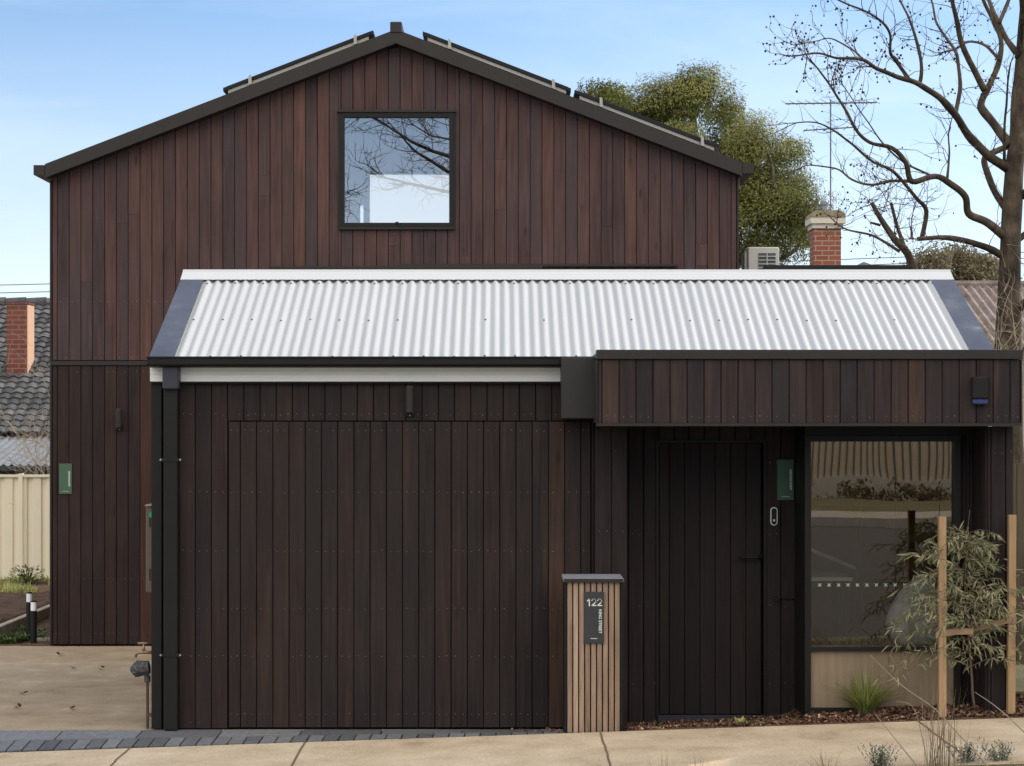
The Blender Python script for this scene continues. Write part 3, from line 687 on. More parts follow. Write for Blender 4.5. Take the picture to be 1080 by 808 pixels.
# side cladding (left and right ends, simple boards)
def side_boards(name, x, y0, y1, ztop, sg, mat):
    mb = MB(); y = y0
    while y < y1:
        b = min(y + bw, y1); r = r3.random()
        a_, b_ = sorted((x, x + sg * .018))
        mb.box(a_, b_, y + .003, b - .003, .012, ztop, 0, r); y += bw
    return mb.build(name, mat, front)
side_boards('side_cladding', gl + .018, D1 + .302, 18.1, 2.72, -1, [M['wood_low']])
side_boards('side_cladding', BX1 + .002, 15.47, 18.1, 2.72, 1, [M['wood_low']])
# white fascia, gutter, downpipe, rainhead
zf0, zf1 = Z(402.5, 14.96), Z(387.5, 14.96)
mb = MB(); fa, fb = X(158, 14.96), X(593, 14.96); hh = (zf1 - zf0) / 4
mb.box(fa + .001, fb - .001, 14.975, 15.03, zf0 + .001, zf1 - .001)
for k in range(4): mb.box(fa, fb, 14.968, 14.9745, zf0 + hh * k + .0012, zf0 + hh * (k + 1) - .0012)
mb.build('fascia', M['fascia_white'], front)
mb = MB(); mb.box(X(158, 14.96), X(593, 14.96), 14.955, 14.99, zf0 - .012, zf0 - .001); mb.build('fascia_trim', M['black'], front)
mb = MB()
gx0, gx1 = X(155, 14.82), X(631, 14.82); gzt, gzb = Z(376, 14.82), Z(386.3, 14.82)
prof = [(14.96, gzb), (14.83, gzb), (14.815, gzb + .015), (14.815, gzt - .012), (14.805, gzt - .01), (14.805, gzt), (14.835, gzt), (14.835, gzb + .02), (14.96, gzb + .02)]
mb.prism_x(prof, gx0, gx1)
mb.box(gx0, gx0 + .01, 14.83, 14.95, gzb + .021, gzt)
mb.build('gutter', M['black'], front)
mb = MB(); dp0, dp1 = X(173, 14.92), X(187.5, 14.92)
mb.box(dp0, dp1, 14.905, 14.985, .01, Z(408, 14.92), b=.006)
dpipe = mb.build('downpipe', M['black'], front)
mb = MB(); mb.box(X(171.5, 14.88), X(188.5, 14.88), 14.865, 14.99, Z(410.5, 14.88), Z(386.5, 14.88), b=.008); mb.build('outlet_box', M['outlet'], dpipe)
for zz in (Z(485, 14.9), Z(691, 14.9)):
    mb = MB(); mb.box(dp0 - .03, dp1 + .03, 14.898, 14.912, zz - .012, zz + .012)
    for e in (dp0 - .022, dp1 + .022): mb.lathe((e, 14.898, zz), [(.008, 0), (.006, .006)], 8, 1, 'y')
    mb.build('strap', [M['black'], M['nail']], dpipe)
mb = MB(); mb.box(X(592, 14.7), X(628.5, 14.7), 14.7, 15.0 - .02, Z(441.5, 14.7), Z(376.5, 14.7), b=.005)
mb.build('rainhead', M['rainhead'], front)
# blade wall left of the entry
mb = MB(); bl0, bl1 = X(627, 14.93), X(661.5, 14.93)
boards(mb, bl0, bl1, 14.93, .0, 2.285, .128, bl0, [], [2.1, 1.5, .95], rng=r3, hi=.5)
mb.box(bl0 + .004, bl1 - .004, 14.95, 15.44, 0, 2.285, 0, .1)
mb.build('blade_wall', [M['wood_low'], M['nail']], front)
# recessed entry wall with door
DW = 15.4
wx0, wx1 = bl1, X(842, DW); ddx0, ddx1 = X(692, DW), X(808, DW); dz0, dz1 = Z(753, DW), Z(464.5, DW)
mb = MB()
boards(mb, wx0 - .02, wx1, DW, .0, 2.29, .118, X(807.5, DW), [(ddx0, ddx1, -1, dz1)], [2.0, 1.45, .9, .3], rng=r3, hi=.55)
mb.build('entry_wall', [M['wood_low'], M['nail']], front)
mb = MB(); mb.box(ddx0, ddx0 + .02, DW - .012, DW + .04, dz0 - .05, dz1); mb.box(ddx1 - .02, ddx1, DW - .012, DW + .04, dz0 - .05, dz1); mb.box(ddx0 + .02, ddx1 - .02, DW - .012, DW + .04, dz1 - .02, dz1)
mb.build('door_frame', M['black'], front)
mb = MB()
boards(mb, ddx0 + .025, ddx1 - .025, DW + .008, dz0, dz1 - .025, .1185, X(706, DW), [], [], rng=r3, nails=False, gap=.003)
door = mb.build('entry_door', [M['wood_door']], front)
mb = MB(); hz = Z(587.5, DW); hx1 = X(804, DW)
mb.lathe((hx1 - .01, DW + .005, hz), [(.026, 0), (.026, .012), (.011, .014), (.011, .05)], 16, 0, 'y')
mb.tube([(hx1 - .01, DW - .045, hz), (hx1 - .05, DW - .05, hz), (X(779, DW), DW - .05, hz)], [.011, .011, .010], 10)
mb.build('handle', M['black'], door, smooth=True)
mb = MB(); mb.box(hx1 + .012, hx1 + .022, DW - .006, DW - .002, hz - .03, hz + .03); mb.build('strike_plate', M['nail'], door)
mb = MB(); mb.box(ddx0 + .01, ddx1, DW - .02, DW + .04, -.02, dz0 - .008, b=.004); mb.build('threshold', M['outlet'], front)
mb = MB(); kx, kz = X(818, DW), Z(632, DW)
mb.lathe((kx, DW, kz), [(.016, 0), (.016, .02), (.01, .024), (.01, .045), (.014, .047), (.014, .058)], 12, 0, 'y'); mb.tube([(kx + .01, DW - .01, kz + .004), (X(850, DW), DW - .01, kz + .004)], .004, 6)
mb.build('door_holdback', M['black'], front)
# window unit with tan panel below
WY = 14.85
fx0, fx1 = X(849, WY), X(1013, WY); fz0, fz1, fzm = Z(751, WY), Z(459.5, WY), Z(686, WY)
mb = MB(); fw = .045
mb.box(fx0, fx0 + fw, WY, WY + .14, fz0, fz1); mb.box(fx1 - fw, fx1, WY, WY + .14, fz0, fz1)
mb.box(fx0 + fw, fx1 - fw, WY, WY + .14, fz1 - fw, fz1); mb.box(fx0 + fw, fx1 - fw, WY, WY + .14, fzm - .006, fzm + .026)
mb.box(fx0 + fw, fx1 - fw, WY + .002, WY + .14, fz0, fz0 + .03)
lw = mb.build('window', M['black'], front)
mb = MB(); gy = WY + .05
mb.face([(fx0 + fw, gy, fzm + .026), (fx1 - fw, gy, fzm + .026), (fx1 - fw, gy, fz1 - fw), (fx0 + fw, gy, fz1 - fw)])
mb.build('pane', M['glass_low'], lw)
mb = MB(); mb.box(fx0 + fw, fx1 - fw, WY + .03, WY + .05, fz0 + .03, fzm - .006); mb.build('tan_panel', M['ply'], lw)
for k in range(14):
    px = 864.5 + 9.95 * k
    if px > 1003: break
    mb = MB(); c = P(px, 617, gy - .002); L = .011
    for sgn in (-1, 1):
        dx, dz = L, L * sgn; nx_, nz_ = -.0021 * sgn, .0021
        mb.face([(c.x - dx - nx_, c.y - .001 * (sgn + 2), c.z - dz - nz_), (c.x + dx - nx_, c.y - .001 * (sgn + 2), c.z + dz - nz_), (c.x + dx + nx_, c.y - .001 * (sgn + 2), c.z + dz + nz_), (c.x - dx + nx_, c.y - .001 * (sgn + 2), c.z - dz + nz_)])
    mb.build('safety_decal', M['letter_dim'], lw)
mb = MB(); mb.box(fx0 + .004, fx1 + .12, WY + .03, WY + .16, fz1 + .002, 2.288); mb.box(fx0 + .004, fx0 + .06, WY + .142, 15.44, -.05, 2.288); mb.build('window_surround', M['black'], front)
# right blade wall (side boards seen obliquely)
rb0, rb1, RBY = 3.532, 3.722, 14.5
mb = MB()
boards(mb, rb0, rb1, RBY, .05, 2.285, .108, rb0 + .025, [], [2.1, 1.5, .95], rng=r3, hi=.9)
y = RBY + .02
while y < 14.9:
    mb.box(rb0 - .012, rb0 + .004, y, min(y + .1, 14.92) - .006, .05, 2.285, 0, r3.random() * .4); y += .1
mb.box(rb0 + .005, rb1 - .004, RBY + .022, 15.02, .0, 2.285, 0, .1)
mb.build('blade_wall', [M['wood_low'], M['nail']], front)
mb = MB(); x = fx1 + .003
while x < rb0 - .016:
    mb.box(x, min(x + .022, rb0 - .016), 14.90 + r3.uniform(0, .004), 14.95, .05, 2.285, 0, r3.random() * .4); x += .026
mb.box(fx1 + .003, rb0 - .002, 14.951, 15.02, .05, 2.285, 0, 0.)
mb.build('batten_infill', [M['wood_low']], front)
# canopy
CYF = 14.3; SC = F / CYF
cx0, cx1 = X(629, CYF), X(1077.5, CYF); cz0, cz1 = Z(449.5, CYF), Z(369.5, CYF)
mb = MB()
boards(mb, cx0 + .008, cx1 - .008, CYF, Z(446, CYF), Z(379.5, CYF), 17.94 / SC, X(832.3, CYF), [], [Z(439.5, CYF)], rng=random.Random(33))
cab = mb.build('canopy', [M['wood_canopy'], M['nail']], front)
mb = MB(); mb.box(cx0 + .012, cx1 - .012, CYF + .02, 15.02, cz0 + .012, cz1 - .08); mb.build('canopy_core', M['backing'], cab)
mb = MB(); mb.box(cx0, cx1 + .005, CYF - .02, CYF + .12, Z(379, CYF), cz1 + .004, b=.004); mb.box(cx0, cx1, CYF + .122, 15.0, cz1 - .05, cz1 - .02)
mb.build('canopy_capping', M['charcoal'], cab)
mb = MB(); mb.box(cx0, cx1, CYF - .012, CYF + .05, cz0, Z(446.3, CYF)); mb.box(cx0, cx0 + .007, CYF - .012, 15.0, Z(446, CYF), Z(379.4, CYF)); mb.box(cx1 - .007, cx1, CYF - .012, 15.4, Z(446, CYF), Z(379.4, CYF))
mb.build('canopy_trim', M['charcoal'], cab)
mb = MB(); mb.box(cx0 + .01, cx1 - .01, CYF + .052, 15.44, cz0 + .001, cz0 + .011); mb.build('canopy_soffit', M['black'], cab)
# roof
rx0, rx1 = X(157, EY), X(1053, EY)
sl = math.atan2(RZ - EZ, RY - EY); nrm = Vector((0, -math.sin(sl), math.cos(sl))); tdir = Vector((0, math.cos(sl), math.sin(sl)))
L = math.hypot(RZ - EZ, RY - EY)
def corrugated(mb, xs0, xs1, org, td, nm, length, pitch=.076, amp=.0085, seg=10, rows=2, mat=0):
    n = int((xs1 - xs0) / pitch * seg)
    v = []
    for j in range(rows + 1):
        for i in range(n + 1):
            x = xs0 + (xs1 - xs0) * i / n
            p = org + td * (length * j / rows) + nm * (amp * math.sin(2 * math.pi * x / pitch)); v.append((x, p.y, p.z))
    fs = []
    for j in range(rows):
        for i in range(n):
            a = j * (n + 1) + i; fs.append((a, a + 1, a + n + 2, a + n + 1))
    mb.idx(v, fs, mat)
fl = .185
org = Vector((0, EY - .03, EZ - .03 * math.tan(sl)))
mb = MB(); corrugated(mb, rx0 + fl - .03, rx1 - fl + .03, org, tdir, nrm, L + .02)
b_org = Vector((0, RY, RZ - .01)); bt = Vector((0, math.cos(sl), -math.sin(sl)))
corrugated(mb, rx0 + .05, rx1 - .05, b_org, bt, Vector((0, math.sin(sl), math.cos(sl))), L)
rf = mb.build('roof', M['roof_white'], front, smooth=True)
r4 = random.Random(3); mb = MB(); mb.lathe((0, 0, 0), [(.008, 0), (.007, .006)], 6)
sc0 = mb.build('roof_screw', M['charcoal']); sc0.parent = rf; first = True
for tt in (.06, .78, 1.58):
    k = int((rx0 + fl) / .076)
    while k * .076 < rx1 - fl:
        xx = (k + .25) * .076; k += 3
        if xx < rx0 + fl or r4.random() < .3: continue
        p = org + tdir * (tt + r4.uniform(-.012, .012)) + nrm * .0095
        q = sc0 if first else sc0.copy()
        if not first: COL.objects.link(q)
        first = False; q.parent = rf; q.location = Vector((xx, p.y, p.z)) - root_loc(front)
k = int((rx0 + fl) / .762) + 1
while k * .762 < rx1 - fl:
    mb = MB(); xq = k * .762 + .019; k += 1; V = []
    for j in range(2):
        for i in range(7):
            x = xq - .024 + .008 * i; p = org + tdir * ((L - .14) * j - .004 * (1 - j)) + nrm * (.0085 * math.sin(2 * math.pi * x / .076) + .0022); V.append((x, p.y, p.z))
    mb.idx(V, [(i, i + 1, i + 8, i + 7) for i in range(6)])
    mb.build('sheet_lap', M['roof_white'], rf, smooth=True)
mb = MB()      # ridge capping with scribed lower edge
cl = .15
mb.prism_x([(RY - cl * math.cos(sl), RZ - cl * math.sin(sl) + .016), (RY - .02, RZ + .022), (RY, RZ + .045), (RY + .02, RZ + .022), (RY + cl * math.cos(sl), RZ - cl * math.sin(sl) + .016),
            (RY + cl * math.cos(sl), RZ - cl * math.sin(sl) + .012), (RY + .01, RZ + .012), (RY - .01, RZ + .012), (RY - cl * math.cos(sl), RZ - cl * math.sin(sl) + .012)], rx0 - .003, rx1 + .003)
mb.build('ridge_cap', M['ridge_white'], rf)
mb = MB()
pa = Vector((0, RY - cl * math.cos(sl), RZ - cl * math.sin(sl))) + nrm * .0125
k0 = int((rx0 + fl) / .076); k1 = int((rx1 - fl) / .076); V = []; Fs = []
for k in range(k0, k1):
    c = (k + .75) * .076
    for (dx, dn) in ((-.038, .002), (-.016, .002), (0, .03), (.016, .002), (.038, .002)):
        V += [(c + dx, pa.y + tdir.y * .02, pa.z + tdir.z * .02 + .001), (c + dx, pa.y - tdir.y * dn, pa.z - tdir.z * dn - .45 * max(0, dn - .002))]
nv = len(V) // 2
mb.idx(V, [(2 * i, 2 * i + 1, 2 * i + 3, 2 * i + 2) for i in range(nv - 1)])
mb.build('closure_strip', M['black'], rf)
for (a, b) in ((rx0, rx0 + fl), (rx1 - fl, rx1)):
    mb = MB()
    p0 = org - tdir * .01 + nrm * .013; p1 = org + tdir * (L - .10) + nrm * .0135
    q0 = p0 - nrm * .04; q1 = p1 - nrm * .04
    v = [(a, p0.y, p0.z), (b, p0.y, p0.z), (b, p1.y, p1.z), (a, p1.y, p1.z), (a, q0.y, q0.z + .012), (b, q0.y, q0.z), (b, q1.y, q1.z), (a, q1.y, q1.z - .02)]
    mb.idx(v, [(0, 1, 2, 3), (0, 4, 5, 1), (1, 5, 6, 2), (3, 2, 6, 7), (0, 3, 7, 4), (4, 7, 6, 5)])
    mb.build('barge_flashing', M['flash'], rf)
for (a, b) in ((rx0, rx0 + .1), (rx1 - .1, rx1)):      # back-slope barge trims
    mb = MB()
    p0 = b_org + bt * .16; p1 = b_org + bt * L
    mb.idx([(a, p0.y, p0.z + .012), (b, p0.y, p0.z + .012), (b, p1.y, p1.z + .012), (a, p1.y, p1.z + .012), (a, p0.y, p0.z - .15), (b, p0.y, p0.z - .15), (b, p1.y, p1.z - .15), (a, p1.y, p1.z - .15)],
           [(0, 1, 2, 3), (0, 4, 5, 1), (1, 5, 6, 2), (3, 2, 6, 7), (0, 3, 7, 4), (4, 7, 6, 5)])
    mb.build('rear_barge_flashing', M['flash'], rf)
# flat link block behind the ridge
LB = 18.5; lbx0, lbx1, lbz = X(822, LB), X(963, LB), Z(279.5, LB)
mb = MB(); mb.box(2.45, lbx1 - .02, LB + .02, 24, 0, lbz - .04); mb.build('link_block', M['wood_low'], front)
mb = MB(); mb.box(2.44, lbx1, LB, LB + .15, lbz - .06, lbz, b=.004); mb.box(2.44, lbx1, LB + .152, 24.02, lbz - .05, lbz - .02)
mb.build('parapet_capping', M['black'], front)

# things inside the lower room
mb = MB(); mb.box(2.40, 3.5, 15.07, 15.75, .09, .55, b=.01); mb.box(2.40, 3.5, 15.05, 15.76, .552, .62, b=.02)
tag(mb.build('window_seat', M['bench'], loc=(2.9, 15.4, .09)), 'dark teal window seat inside the ground floor window', 'bench')
def beanbag(cx, cy, cz, rx, ry, h, seed, label, name='bean_bag'):
    mb = MB(); n = 28; m_ = 18; v = []
    for j in range(m_ + 1):
        t = j / m_
        pr = math.sin(math.pi * min(1, .08 + .92 * t) ** .9) ** .55 if t < 1 else .02
        pr = max(.03, (1 - (t - .28) ** 2 / .56) if t > .28 else (.72 + .28 * (t / .28) ** .6))
        pr = max(.02, pr) if j < m_ else .015
        for i in range(n):
            a = 2 * math.pi * i / n
            w = 1 + .10 * mnoise.noise((math.cos(a) * 1.6 + seed, math.sin(a) * 1.6, t * 3)) - .035 * abs(math.sin(a * 2.5)) * (1 if t > .3 else 0)
            v.append((cx + rx * pr * w * math.cos(a) + .09 * t * t * rx, cy + ry * pr * w * math.sin(a), cz + h * (t + .03 * mnoise.noise((math.cos(a), math.sin(a), seed)))))
    fs = [(j * n + i, j * n + (i + 1) % n, (j + 1) * n + (i + 1) % n, (j + 1) * n + i) for j in range(m_) for i in range(n)]
    fs += [tuple(reversed(range(n))), tuple(range(m_ * n, m_ * n + n))]
    mb.idx(v, fs); tag(mb.build(name, M['beanbag'], smooth=True, loc=(cx, cy, cz)), label, 'cushion')
beanbag(3.19, 15.28, .622, .255, .19, .53, 1.0, 'slouched grey bean bag cushion on the window seat behind the stake')
t = thing('low_table', (2.62, 16.5, .09), 'white topped table inside the ground floor window', 'table')
mb = MB(); mb.box(2.40, 2.86, 16.25, 16.9, 1.02, 1.05, b=.004); mb.build('tabletop', M['white_board'], t)
for lx in (2.43, 2.80):
    for ly in (16.28, 16.84):
        mb = MB(); mb.box(lx, lx + .03, ly, ly + .03, .09, 1.018); mb.build('leg', M['black'], t)
mb = MB(); mb.box(2.88, 2.92, 16.2, 16.24, .09, 1.72); mb.box(2.80, 3.0, 16.12, 16.32, .086, .11, b=.004)
tag(mb.build('room_post', M['black'], loc=(2.9, 16.2, .09)), 'slim black post standing inside the ground floor window, cut off at head height', 'post')
mb = MB(); mb.box(2.56, 2.635, 16.95, 17.0, .09, 2.34)
tag(mb.build('room_post', M['black'], loc=(2.6, 17, .09)), 'full height dark post inside the ground floor window at its left side', 'post')
mb = MB(); mb.prism([(2.62, 1.22), (3.0, 1.06), (3.0, 1.09), (2.62, 1.25)], 16.9, 16.94)
tag(mb.build('sloping_rail', M['white_board'], loc=(2.8, 16.9, 1.1)), 'white sloping handrail inside the ground floor window', 'handrail')

# ------------------------------------------------------------------ fixtures on the walls
def wall_light(px, py0, py1, d, label):
    c = P(px, (py0 + py1) / 2, d); h = (py1 - py0) * d / F
    root = thing('wall_light', (c.x, d, c.z), label, 'wall light', 'cylinder wall lights')
    mb = MB(); mb.lathe((c.x, d - .075, c.z - h / 2 + .02), [(.030, 0), (.032, .004), (.032, h - .03), (.029, h - .022)], 20); mb.build('lamp_body', M['charcoal'], root, smooth=False)
    mb = MB(); mb.box(c.x - .038, c.x + .038, d - .02, d - .003, c.z - h / 2 - .01, c.z - h / 2 + .05, b=.004); mb.box(c.x - .02, c.x + .02, d - .045, d - .021, c.z - h / 2 + .005, c.z - h / 2 + .04); mb.build('bracket', M['black'], root)
    mb = MB(); mb.lathe((c.x, d - .0205, c.z - h / 2 - .001), [(.006, 0), (.006, .004)], 8, 0, 'y'); mb.build('screw', M['nail'], root)
wall_light(432.5, 407, 438, D1, 'slim black cylinder wall light above the garage door')
wall_light(126.5, 431, 453, D2, 'small black cylinder wall light on the tall rear house')

def green_sign(px0, px1, py0, py1, d, words, label):
    a = P(px0, py1, d); b = P(px1, py0, d)
    root = thing('green_sign', ((a.x + b.x) / 2, d, a.z), label, 'sign', 'green door signs')
    mb = MB(); mb.box(a.x, b.x, d - .014, d - .003, a.z, b.z, b=.002); mb.build('sign_plate', M['green'], root)
    w = b.x - a.x; h = b.z - a.z
    text_mesh(words, w * .17, 'lettering', M['letter'], root, (b.x - w * .2, d - .0155, a.z + h * .5), rad(-90), 1.0, .0004)
    mb = MB(); zz = a.z + h * .085
    for k in range(9):
        mb.box(a.x + w * (.27 + .055 * k), a.x + w * (.305 + .055 * k), d - .0155, d - .0143, zz - .003, zz + .003 + (.002 if k % 3 == 0 else 0))
    mb.build('small_print', M['letter_dim'], root)
green_sign(62.5, 76, 489, 521, D2, 'BOARDROOMS', 'green plate with vertical lettering on the rear house wall at far left')
green_sign(819.5, 837, 484.5, 527.5, DW, 'MEETING POINT', 'green plate with vertical lettering between entry door and window')

# video doorbell
c = P(816, 544.5, DW); rb = thing('doorbell', (c.x, DW, c.z), 'oval black doorbell with a white rim beside the entry door', 'doorbell')
def capsule(mb, c, y0, y1, rr, hh):
    pts = [(c.x + rr * math.cos(t), c.z + hh + rr * math.sin(t)) for t in np.linspace(0, math.pi, 10)] + [(c.x + rr * math.cos(t), c.z - hh + rr * math.sin(t)) for t in np.linspace(math.pi, 2 * math.pi, 10)]
    mb.prism(pts, y0, y1)
mb = MB(); capsule(mb, c, DW - .022, DW - .003, .027, .044); mb.build('rim', M['white_plastic'], rb)
mb = MB(); capsule(mb, c, DW - .026, DW - .0225, .020, .044); mb.build('face_plate', M['black'], rb)
mb = MB(); mb.lathe((c.x, DW - .026, c.z - .03), [(.009, 0), (.008, .004)], 14, 0, 'y'); mb.build('button', M['white_plastic'], rb)

# alarm siren on the canopy
a = P(1024, 426.5, CYF); b = P(1041.5, 397.5, CYF)
rs = thing('alarm_siren', ((a.x + b.x) / 2, CYF, a.z), 'black alarm box with a blue strobe base on the canopy front', 'alarm')
mb = MB(); mb.box(a.x, b.x, CYF - .055, CYF - .003, a.z + .04, b.z, b=.008); mb.build('housing', M['black'], rs)
mb = MB(); mb.box(a.x + .004, b.x - .004, CYF - .05, CYF - .003, a.z, a.z + .039, b=.008); mb.build('strobe_lens', M['blue_lens'], rs)

# meter box on the left side of the garage
mx1 = gl - .004; mx0 = mx1 - .062
rm = thing('meter_box', (mx1, 15.3, 1.0), 'tall brown meter box on the garage corner, seen edge on', 'meter box')
mb = MB(); mb.box(mx0, mx1, 15.12, 15.5, Z(625, 15.12), Z(534, 15.12), b=.006); mb.build('box_body', M['meter'], rm)
mb = MB(); mb.box(mx0 - .004, mx1, 15.105, 15.51, Z(534, 15.12) + .001, Z(532.5, 15.12)); mb.build('lid', M['kerb'], rm)
mb = MB(); mb.lathe((mx1 - .012, 15.119, Z(543, 15.12)), [(.026, 0), (.026, .002)], 16, 0, 'y'); mb.build('sticker', M['green_dot'], rm)
mb = MB(); mb.box(mx0 + .028, mx0 + .035, 15.114, 15.1195, Z(556, 15.12), Z(546, 15.12)); mb.box(mx0 + .028, mx0 + .035, 15.114, 15.1195, Z(612, 15.12), Z(600, 15.12)); mb.build('hinge', M['black'], rm)
# garden tap and lagged pipe
tx, ty = X(151.5, 15.1), 15.1
rt = thing('garden_tap', (tx, ty, 0), 'brass garden tap on the garage corner above the driveway', 'tap')
mb = MB(); zt0 = Z(688, ty)
mb.tube([(gl + .01, ty, zt0), (tx - .01, ty, zt0), (tx - .05, ty, zt0 - .005), (tx - .062, ty, zt0 - .035)], [.012, .014, .012, .010], 10)
mb.tube([(tx, ty, zt0), (tx, ty, zt0 + .06)], [.013, .008], 10); mb.build('spout', M['brass'], rt, smooth=True)
mb = MB(); mb.tube([(tx - .045, ty, zt0 + .068), (tx + .045, ty, zt0 + .068)], .009, 8); mb.build('tap_handle', M['brass'], rt, smooth=True)
rp_ = thing('water_pipe', (X(155, 15.05), 15.05, 0), 'thin standpipe with grey wrapped valve beside the garage corner', 'pipe')
px_ = X(155.5, 15.05)
mb = MB(); mb.tube([(px_, 15.05, -.02), (px_, 15.05, Z(697, 15.05))], .011, 8); mb.box(px_ - .01, gl + .01, 15.04, 15.06, .09, .12); mb.build('standpipe', M['copper'], rp_)
mb = MB(); c = P(150.5, 705.5, 15.05)
mb.tube([(c.x - .052, 15.06, c.z + .005), (c.x - .045, 15.05, c.z), (c.x + .0, 15.05, c.z + .004), (c.x + .05, 15.05, c.z + .012)], [.05, .066, .058, .05], 9); mb.tube([(px_, 15.05, c.z - .1), (px_, 15.05, c.z - .05)], .024, 9)
mb.build('lagging', M['lagging'], rp_)

# ------------------------------------------------------------------ slatted letterbox pillar
PD = 14.35
p0, p1 = X(595.5, PD), X(656.5, PD); pzb, pzt = Z(773, PD), Z(613.5, PD)
rl = thing('slatted_pillar', ((p0 + p1) / 2, PD, pzb), 'blond timber slatted letterbox pillar with a grey cap beside the garage', 'letterbox')
mb = MB(); mb.box(p0, p1, PD + .022, PD + .40, pzb - .1, pzt - .002); mb.box(p0, p0 + .014, PD, PD + .021, pzb - .08, pzt - .002); mb.box(p1 - .014, p1, PD, PD + .021, pzb - .08, pzt - .002)
mb.build('pillar_body', M['black'], rl)
mb = MB(); n = 9; span = (p1 - p0 - .032) / n; r5 = random.Random(9)
for k in range(n):
    s0 = p0 + .016 + span * k + .0045; mb.box(s0, s0 + span - .009, PD - .004 + r5.uniform(-.001, .001), PD + .0215, pzb, pzt - .004, 0, r5.random(), b=.0025)
mb.build('slats', M['slat'], rl)
mb = MB(); mb.box(p0 - .008, p1 + .008, PD - .022, PD + .43, pzt, pzt + .022); mb.build('cap', M['grey_cap'], rl)
mb = MB(); mb.box(p0 - .005, p1 + .005, PD - .026, PD - .0225, pzt - .004, pzt + .0215); mb.build('cap_edge', M['charcoal'], rl)
a = P(616, 678.5, PD); b = P(637, 624, PD)
rn = thing('number_sign', ((a.x + b.x) / 2, PD, a.z), 'charcoal plate reading 122 on the slatted pillar', 'sign')
mb = MB(); mb.box(a.x, b.x, PD - .02, PD - .006, a.z, b.z, b=.002); mb.build('sign_plate', plain('sign_charcoal', (.034, .036, .04), .5, .35, var=.08), rn)
w = b.x - a.x; h = b.z - a.z; yy = PD - .0212
mb = MB(); dh = h * .135; dw = w * .2; zc = b.z - h * .275
def stroke(pts, wd=.0034):
    for (p, q) in zip(pts, pts[1:]):
        p, q = Vector((p[0], 0, p[1])), Vector((q[0], 0, q[1])); t = (q - p).normalized(); n_ = Vector((-t.z, 0, t.x)) * wd; e = t * wd * .5
        mb.idx([(v.x, yy, v.z) for v in (p - n_ - e, q - n_ + e, q + n_ + e, p + n_ - e)] + [(v.x, yy + .001, v.z) for v in (p - n_ - e, q - n_ + e, q + n_ + e, p + n_ - e)], [(0, 1, 2, 3), (0, 4, 5, 1), (1, 5, 6, 2), (2, 6, 7, 3), (3, 7, 4, 0)])
ox = a.x + w * .16; stroke([(ox, zc + dh * .72), (ox + dw * .5, zc + dh), (ox + dw * .5, zc)])
for k in (1, 2):
    ox = a.x + w * (.16 + .285 * k - .07)
    arc = [(ox + dw * .55 + dw * .5 * math.cos(t), zc + dh * .70 + dh * .30 * math.sin(t)) for t in np.linspace(rad(165), rad(-38), 11)]
    stroke(arc + [(ox + dw * .02, zc + .004), (ox + dw * 1.12, zc + .004)])
mb.build('number_lettering', M['letter'], rn)
text_mesh('KING STREET', w * .20, 'street_lettering', M['letter'], rn, (a.x + w * .80, yy, b.z - h * .57), rad(-90), 1.02, .0003)
mb = MB()
for k in range(6): mb.box(a.x + w * (.34 + .055 * k), a.x + w * (.38 + .055 * k), yy, yy + .001, a.z + h * .09, a.z + h * .09 + (.006 if k in (0, 3) else .004))
mb.build('small_print', M['letter'], rn)

# ------------------------------------------------------------------ bollard lights, edging, left garden
def bollard(px, py0, py1, d, label):
    x = X(px, d); zb = gz(x, d) - .03; z1_ = Z(py0, d); r = .033
    root = thing('bollard_light', (x, d, zb), label, 'bollard light', 'black bollard lights')
    mb = MB(); mb.lathe((x, d, zb), [(r, 0), (r, z1_ - zb - .105)], 18); mb.build('post', M['black'], root)
    mb = MB(); mb.lathe((x, d, z1_ - .104), [(r - .002, 0), (r - .002, .09)], 18); mb.build('diffuser', M['white_plastic'], root)
    mb = MB(); mb.lathe((x, d, z1_ - .0135), [(r, 0), (r, .01), (r - .004, .0135)], 18); mb.build('cap', M['black'], root)
bollard(35.5, 633.5, 683, 20.78, 'front bollard light, nearer the driveway, black with a white lamp band')
bollard(31.0, 624.5, 681, 21.15, 'rear bollard light, taller in view, black post half hidden by its twin')
mb = MB(); mb.box(-5.45, -5.37, 20.75, 27.0, -.05, .13, b=.006)
tag(mb.build('timber_edging', M['sleeper'], loc=(-5.4, 23, 0)), 'pale timber sleeper edging the bare garden bed', 'garden edging')
mb = MB(); mb.box(-4.95, -4.5, 20.95, 21.05, -.02, .04, b=.006)
tag(mb.build('concrete_edging', M['kerb'], loc=(-4.7, 21, 0)), 'short pale concrete edging strip against the rear house', 'garden edging')

def blade(mb, base, ang, length, lean, width, r, droop=1.0, seg=4):
    d = Vector((math.cos(ang), math.sin(ang), 0)); s = Vector((-d.y, d.x, 0)); pts = []
    for k in range(seg + 1):
        t = k / seg
        out = lean * length * (t ** 1.3); up = length * (t - .5 * lean * droop * t * t)
        p = Vector(base) + d * out + Vector((0, 0, up)); w = width * (1 - t ** 1.5) + .0004
        pts.append((p - s * w, p + s * w))
    for (a, b), (c, e) in zip(pts, pts[1:]): mb.face([a, b, e, c], 0, r)
def tuft(x, y, z, n, L, spread, lean, width, mat, name, label, cat, seed, lo=0, hi=1, parent=None):
    rg = random.Random(seed); mb = MB()
    for i in range(n):
        a = rg.uniform(0, 6.283); q = rg.random() ** .6 * spread
        blade(mb, (x + q * math.cos(a), y + q * math.sin(a), z), a + rg.uniform(-.5, .5), L * rg.uniform(.45, 1.05), lean * rg.uniform(.1, 1.2), width * rg.uniform(.6, 1.2), lo + (hi - lo) * rg.random())
    o = mb.build(name, mat, loc=(x, y, z))
    return tag(o, label, cat)
